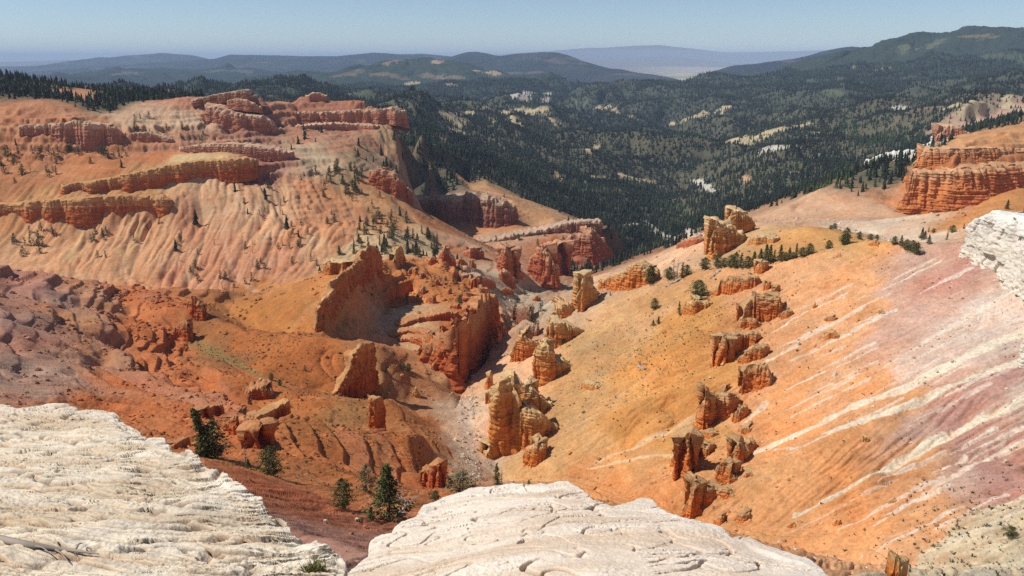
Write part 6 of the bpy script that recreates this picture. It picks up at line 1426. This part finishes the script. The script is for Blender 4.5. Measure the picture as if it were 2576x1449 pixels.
# creek bed
cr_ = np.array([TER.hit(u, v)[:2] for u, v in ((1165, 1012), (1172, 1050), (1178, 760), (1185, 1150), (1193, 1200))])
dcr = np.full(TER.xg.shape, 1e9)
for a_, b_ in zip(cr_[:-1], cr_[1:]):
    e = b_ - a_; t = np.clip(((TER.xg - a_[0]) * e[0] + (TER.yg - a_[1]) * e[1]) / (e @ e), 0, 1)
    dcr = np.minimum(dcr, np.hypot(TER.xg - a_[0] - t * e[0], TER.yg - a_[1] - t * e[1]))
P_, a_, b_ = strew(dA * (dcr < 12) * np.exp(-(dcr / 3.6) ** 2) * sm(-.3, .4, n2(TER.xg / 7, TER.yg / 7)) * inview, 760)
stones('creek_stones', 'pale boulders and cobbles choking the dry creek bed', P_, .3 + 2.1 * rng.random(760) ** 5, lin((236, 210, 178))[None] / KALB * (.65 + .5 * rng.random((760, 1))))
# rubble at the foot of ledges and in gullies
wr = dA / TER.Dg ** 1.3 * inview * (TER.Dg < 700) * (.10 + LED ** 1.5 * 1.6) * (1 - .75 * talus) * sm(-.25, .35, n2(TER.xg / 18 + 70, TER.yg / 18) + .5 * (v1 - .5)) * (TER.Dg > 55)
NRB = 9000
P_, a_, b_ = strew(wr, NRB)
sz = (.35 + 1.5 * rng.random(NRB) ** 4) * np.clip(np.hypot(P_[:, 0], P_[:, 1]) / 260, .5, 1.8)
stones('rubble', 'broken red and tan stones strewn over the spurs and gullies', P_, sz, TCOL[a_, b_] * (.75 + .55 * rng.random((NRB, 1))))
# grit on the talus: small stones lined up in the washes
wt = dA / TER.Dg * inview * talus * (.05 + sm(.5, 1, v2) + .6 * sm(.6, 1, v1)) * (TER.Dg < 460)
NTB = 3000
P_, a_, b_ = strew(wt, NTB)
stones('talus_stones', 'scattered small stones on the big orange and white talus', P_, (.25 + 1.0 * rng.random(NTB) ** 4), np.where(rng.random((NTB, 1)) < .25, lin((236, 214, 184))[None] / KALB, TCOL[a_, b_] * .8))
# scrub: low grey green tufts
def tufts(name, label, P, size, colr):
    k = len(P); m = 7
    a = rng.random((k, m)) * 6.28; el = .25 + 1.0 * rng.random((k, m)); L_ = size[:, None] * (.5 + .7 * rng.random((k, m)))
    d = np.stack([np.cos(a) * np.cos(el), np.sin(a) * np.cos(el), np.sin(el)], -1) * L_[..., None]
    w = np.stack([-np.sin(a), np.cos(a), 0 * a], -1) * (L_ * .34)[..., None]
    b = P[:, None, :] + d * .1
    v = np.stack([b - w * .5, b + w * .5, b + d * .75 + w * .45, b + d * .75 - w * .45], 2).reshape(-1, 3)
    F = np.arange(len(v)).reshape(-1, 4)
    o = mesh_np(name, v, F, MAT['needles'], np.repeat(colr, m * 4, 0), smooth=False)
    link(tag(o, label, kind='stuff'))
def blob(us):
    w = 0
    for u, v, r in us:
        h = TER.hit(u, v); w = w + np.exp(-((TER.xg - h[0]) ** 2 + (TER.yg - h[1]) ** 2) / (2 * r * r))
    return w
ws = dA * inview * (blob([(2450, 1380, 14), (2350, 1430, 10), (2540, 1330, 14), (2560, 1430, 14), ]) * .6 + .8 * blob([(1640, 900, 22), (1580, 950, 18), (1720, 860, 20), (1740, 830, 16), (1560, 870, 18)]) * .35
    + .30 * blob([(700, 900, 22), (640, 860, 20), (780, 1010, 16), (880, 1110, 14), (950, 1110, 14), (1020, 760, 14)]) + .5 * blob([(600, 915, 10), (560, 895, 9), (760, 1190, 8), (1080, 1180, 9)]) + .02 * talus) * (TER.Dg < 520)
NSC = 3600
P_, a_, b_ = strew(ws, NSC)
gcol = np.where(rng.random((NSC, 1)) < .5, np.array([[.17, .155, .09]]), np.array([[.085, .095, .045]])) * (.6 + .7 * rng.random((NSC, 1)))
tufts('scrub', 'low dry scrub dotted over the ochre slopes and the grey ground', P_, .28 + .6 * rng.random(NSC) ** 2.5, gcol)
# dead wood
def log(label, u0, v0, u1, v1, r, lift=.5, limbs=5):
    a = at(u0, v0) + [0, 0, lift * .4]; b = at(u1, v1) + [0, 0, lift]
    n_ = 7; pts = [a + (b - a) * k / (n_ - 1) + r * .6 * np.array([0, 0, math.sin(k * 2.1)]) for k in range(n_)]
    parts = [(*tube(pts, [r * (1 - .6 * k / (n_ - 1)) for k in range(n_)], 7), np.array([.42, .40, .37]))]
    ln_ = np.linalg.norm(b - a)
    for k in range(limbs):
        f = .15 + .8 * r_.random(); p0 = a + (b - a) * f; d = r_.normal(size=3); d[2] = abs(d[2]) * .8; d = d / np.linalg.norm(d) * ln_ * .16
        parts.append((*tube([p0, p0 + d * .6, p0 + d + r_.normal(size=3) * .05 * ln_], [r * .3, r * .2, r * .08], 5), np.array([.36, .34, .31])))
    V_, F_, C_ = join(parts)
    link(tag(mesh_np('fallen_log', V_, F_, MAT['bark'], C_), label, 'log'))
log('silver fallen log with stubby limbs just above the joined row of hoodoos', 1812, 682, 1786, 702, .75, .5, 9)
log('longer silver fallen trunk below the bare snags', 1712, 702, 1674, 723, .6, .5, 7)
log('bleached uprooted stump alone on the ochre slope', 1606, 924, 1622, 932, .7, .8, 12)
log('tangle of bleached roots at the foot of the biggest pine', 1000, 1302, 1030, 1270, .28, .8, 14)
def on_slab(P, u, v):
    w = P.hit(u, v); return w + np.array([0, 0, .05])
pts = [on_slab(SLABL, u, v) for u, v in ((-40, 1352), (30, 1370), (90, 1382), (140, 1390), (190, 1394), (250, 1402))]
parts = [(*tube(pts, [.045, .05, .045, .035, .022, .008], 7), np.array([.34, .29, .24]))]
for f, du, dv in ((2, 40, 18), (3, 60, 22), (4, 30, -10), (3, 40, 40)):
    q = on_slab(SLABL, 90 + 45 * (f - 2) + du, 1384 + dv); parts.append((*tube([pts[f], (pts[f] + q) / 2 + [0, 0, .04], q], [.016, .011, .005], 5), np.array([.30, .25, .2])))
V_, F_, C_ = join(parts)
link(tag(mesh_np('dead_branch', V_, F_, MAT['bark'], C_), 'long bare dead branch lying on the cream slab in the bottom left corner', 'branch'))
# grass tuft on the near rim, bottom edge
p0 = SLABL.hit(790, 1438); k = 420
PP = p0[None] + np.stack([rng.normal(size=k) * .055, rng.normal(size=k) * .05, 0 * rng.random(k) - .02], 1)
tg_ = np.array([[.20, .19, .07]]) * (.5 + .9 * rng.random((k, 1)))
aa = rng.random(k) * 6.28; tip = np.stack([np.cos(aa) * .10, np.sin(aa) * .10, .05 + .10 * rng.random(k)], 1); ww = np.stack([-np.sin(aa), np.cos(aa), 0 * aa], 1) * .008
v_ = np.stack([PP - ww, PP + ww, PP + tip], 1).reshape(-1, 3)
link(tag(mesh_np('grass_tuft', v_, np.arange(3 * k).reshape(-1, 3), MAT['needles'], np.repeat(tg_, 3, 0), smooth=False), 'yellow green grass tuft at the bottom edge between slab and dome', 'grass tuft'))
print('small things', round(time.time() - T0, 1), 's')
# ------------------------------------------------------------------ air
zt = 420.0; zb_ = -960.0; X = 56000.0
hv = np.array([(-X, -400, zb_), (X, -400, zb_), (X, 62000, zb_), (-X, 62000, zb_), (-X, -400, zt), (X, -400, zt), (X, 62000, zt), (-X, 62000, zt)])
hf = np.array([(0, 3, 2, 1), (4, 5, 6, 7), (0, 1, 5, 4), (1, 2, 6, 5), (2, 3, 7, 6), (3, 0, 4, 7)])
m = bpy.data.materials.new('haze'); m.use_nodes = True
nt = m.node_tree; nt.nodes.clear()
out = nt.nodes.new('ShaderNodeOutputMaterial'); pv = nt.nodes.new('ShaderNodeVolumePrincipled')
pv.inputs['Color'].default_value = (*HAZEC, 1); pv.inputs['Density'].default_value = HAZE; pv.inputs['Anisotropy'].default_value = 0.0
nt.links.new(pv.outputs[0], out.inputs['Volume'])
hz = mesh_np('haze', hv, hf, m, smooth=False)
link(tag(hz, 'thin blue summer haze filling the air over the canyon and far hills', kind='stuff'))
# ------------------------------------------------------------------ camera, sky, sun
cam = bpy.data.cameras.new('camera'); cam.sensor_width = 36.0; cam.lens = 36.0 * FPX / 2576.0
cam.clip_start = 0.5; cam.clip_end = 200000.0
co = bpy.data.objects.new('camera', cam); COL.objects.link(co)
co.rotation_euler = (math.pi / 2 - PITCH, 0, 0)
SC.camera = co
SUN_AZ, SUN_EL = math.radians(SUN[0]), math.radians(SUN[1])     # azimuth from +Y towards +X
wd = bpy.data.worlds.new('World'); SC.world = wd; wd.use_nodes = True
nt = wd.node_tree
bg = nt.nodes['Background']; sky = nt.nodes.new('ShaderNodeTexSky'); sky.sky_type = 'NISHITA'; sky.sun_disc = False
sky.sun_elevation = SUN_EL; sky.sun_rotation = SUN_AZ; sky.altitude = 3100; sky.air_density = 1.0; sky.dust_density = DUST; sky.ozone_density = 1.6
nt.links.new(sky.outputs[0], bg.inputs[0]); bg.inputs[1].default_value = SKY
sl = bpy.data.lights.new('sun', 'SUN'); sl.energy = SUN[2]; sl.angle = math.radians(.53); sl.color = (1.0, .955, .88)
so = bpy.data.objects.new('sun', sl); COL.objects.link(so)
d = Vector((math.sin(SUN_AZ) * math.cos(SUN_EL), math.cos(SUN_AZ) * math.cos(SUN_EL), math.sin(SUN_EL)))
so.rotation_euler = d.to_track_quat('Z', 'Y').to_euler()
SC.view_settings.view_transform = 'Standard'; SC.view_settings.look = 'None'; SC.view_settings.gamma = 1.0
SC.view_settings.exposure = EXPO
SC.cycles.max_bounces = 5; SC.cycles.diffuse_bounces = 3; SC.cycles.volume_bounces = 1
SC.cycles.use_denoising = False
SC.cycles.use_adaptive_sampling = True; SC.cycles.adaptive_threshold = .015
print('script', round(time.time() - T0, 1), 's')
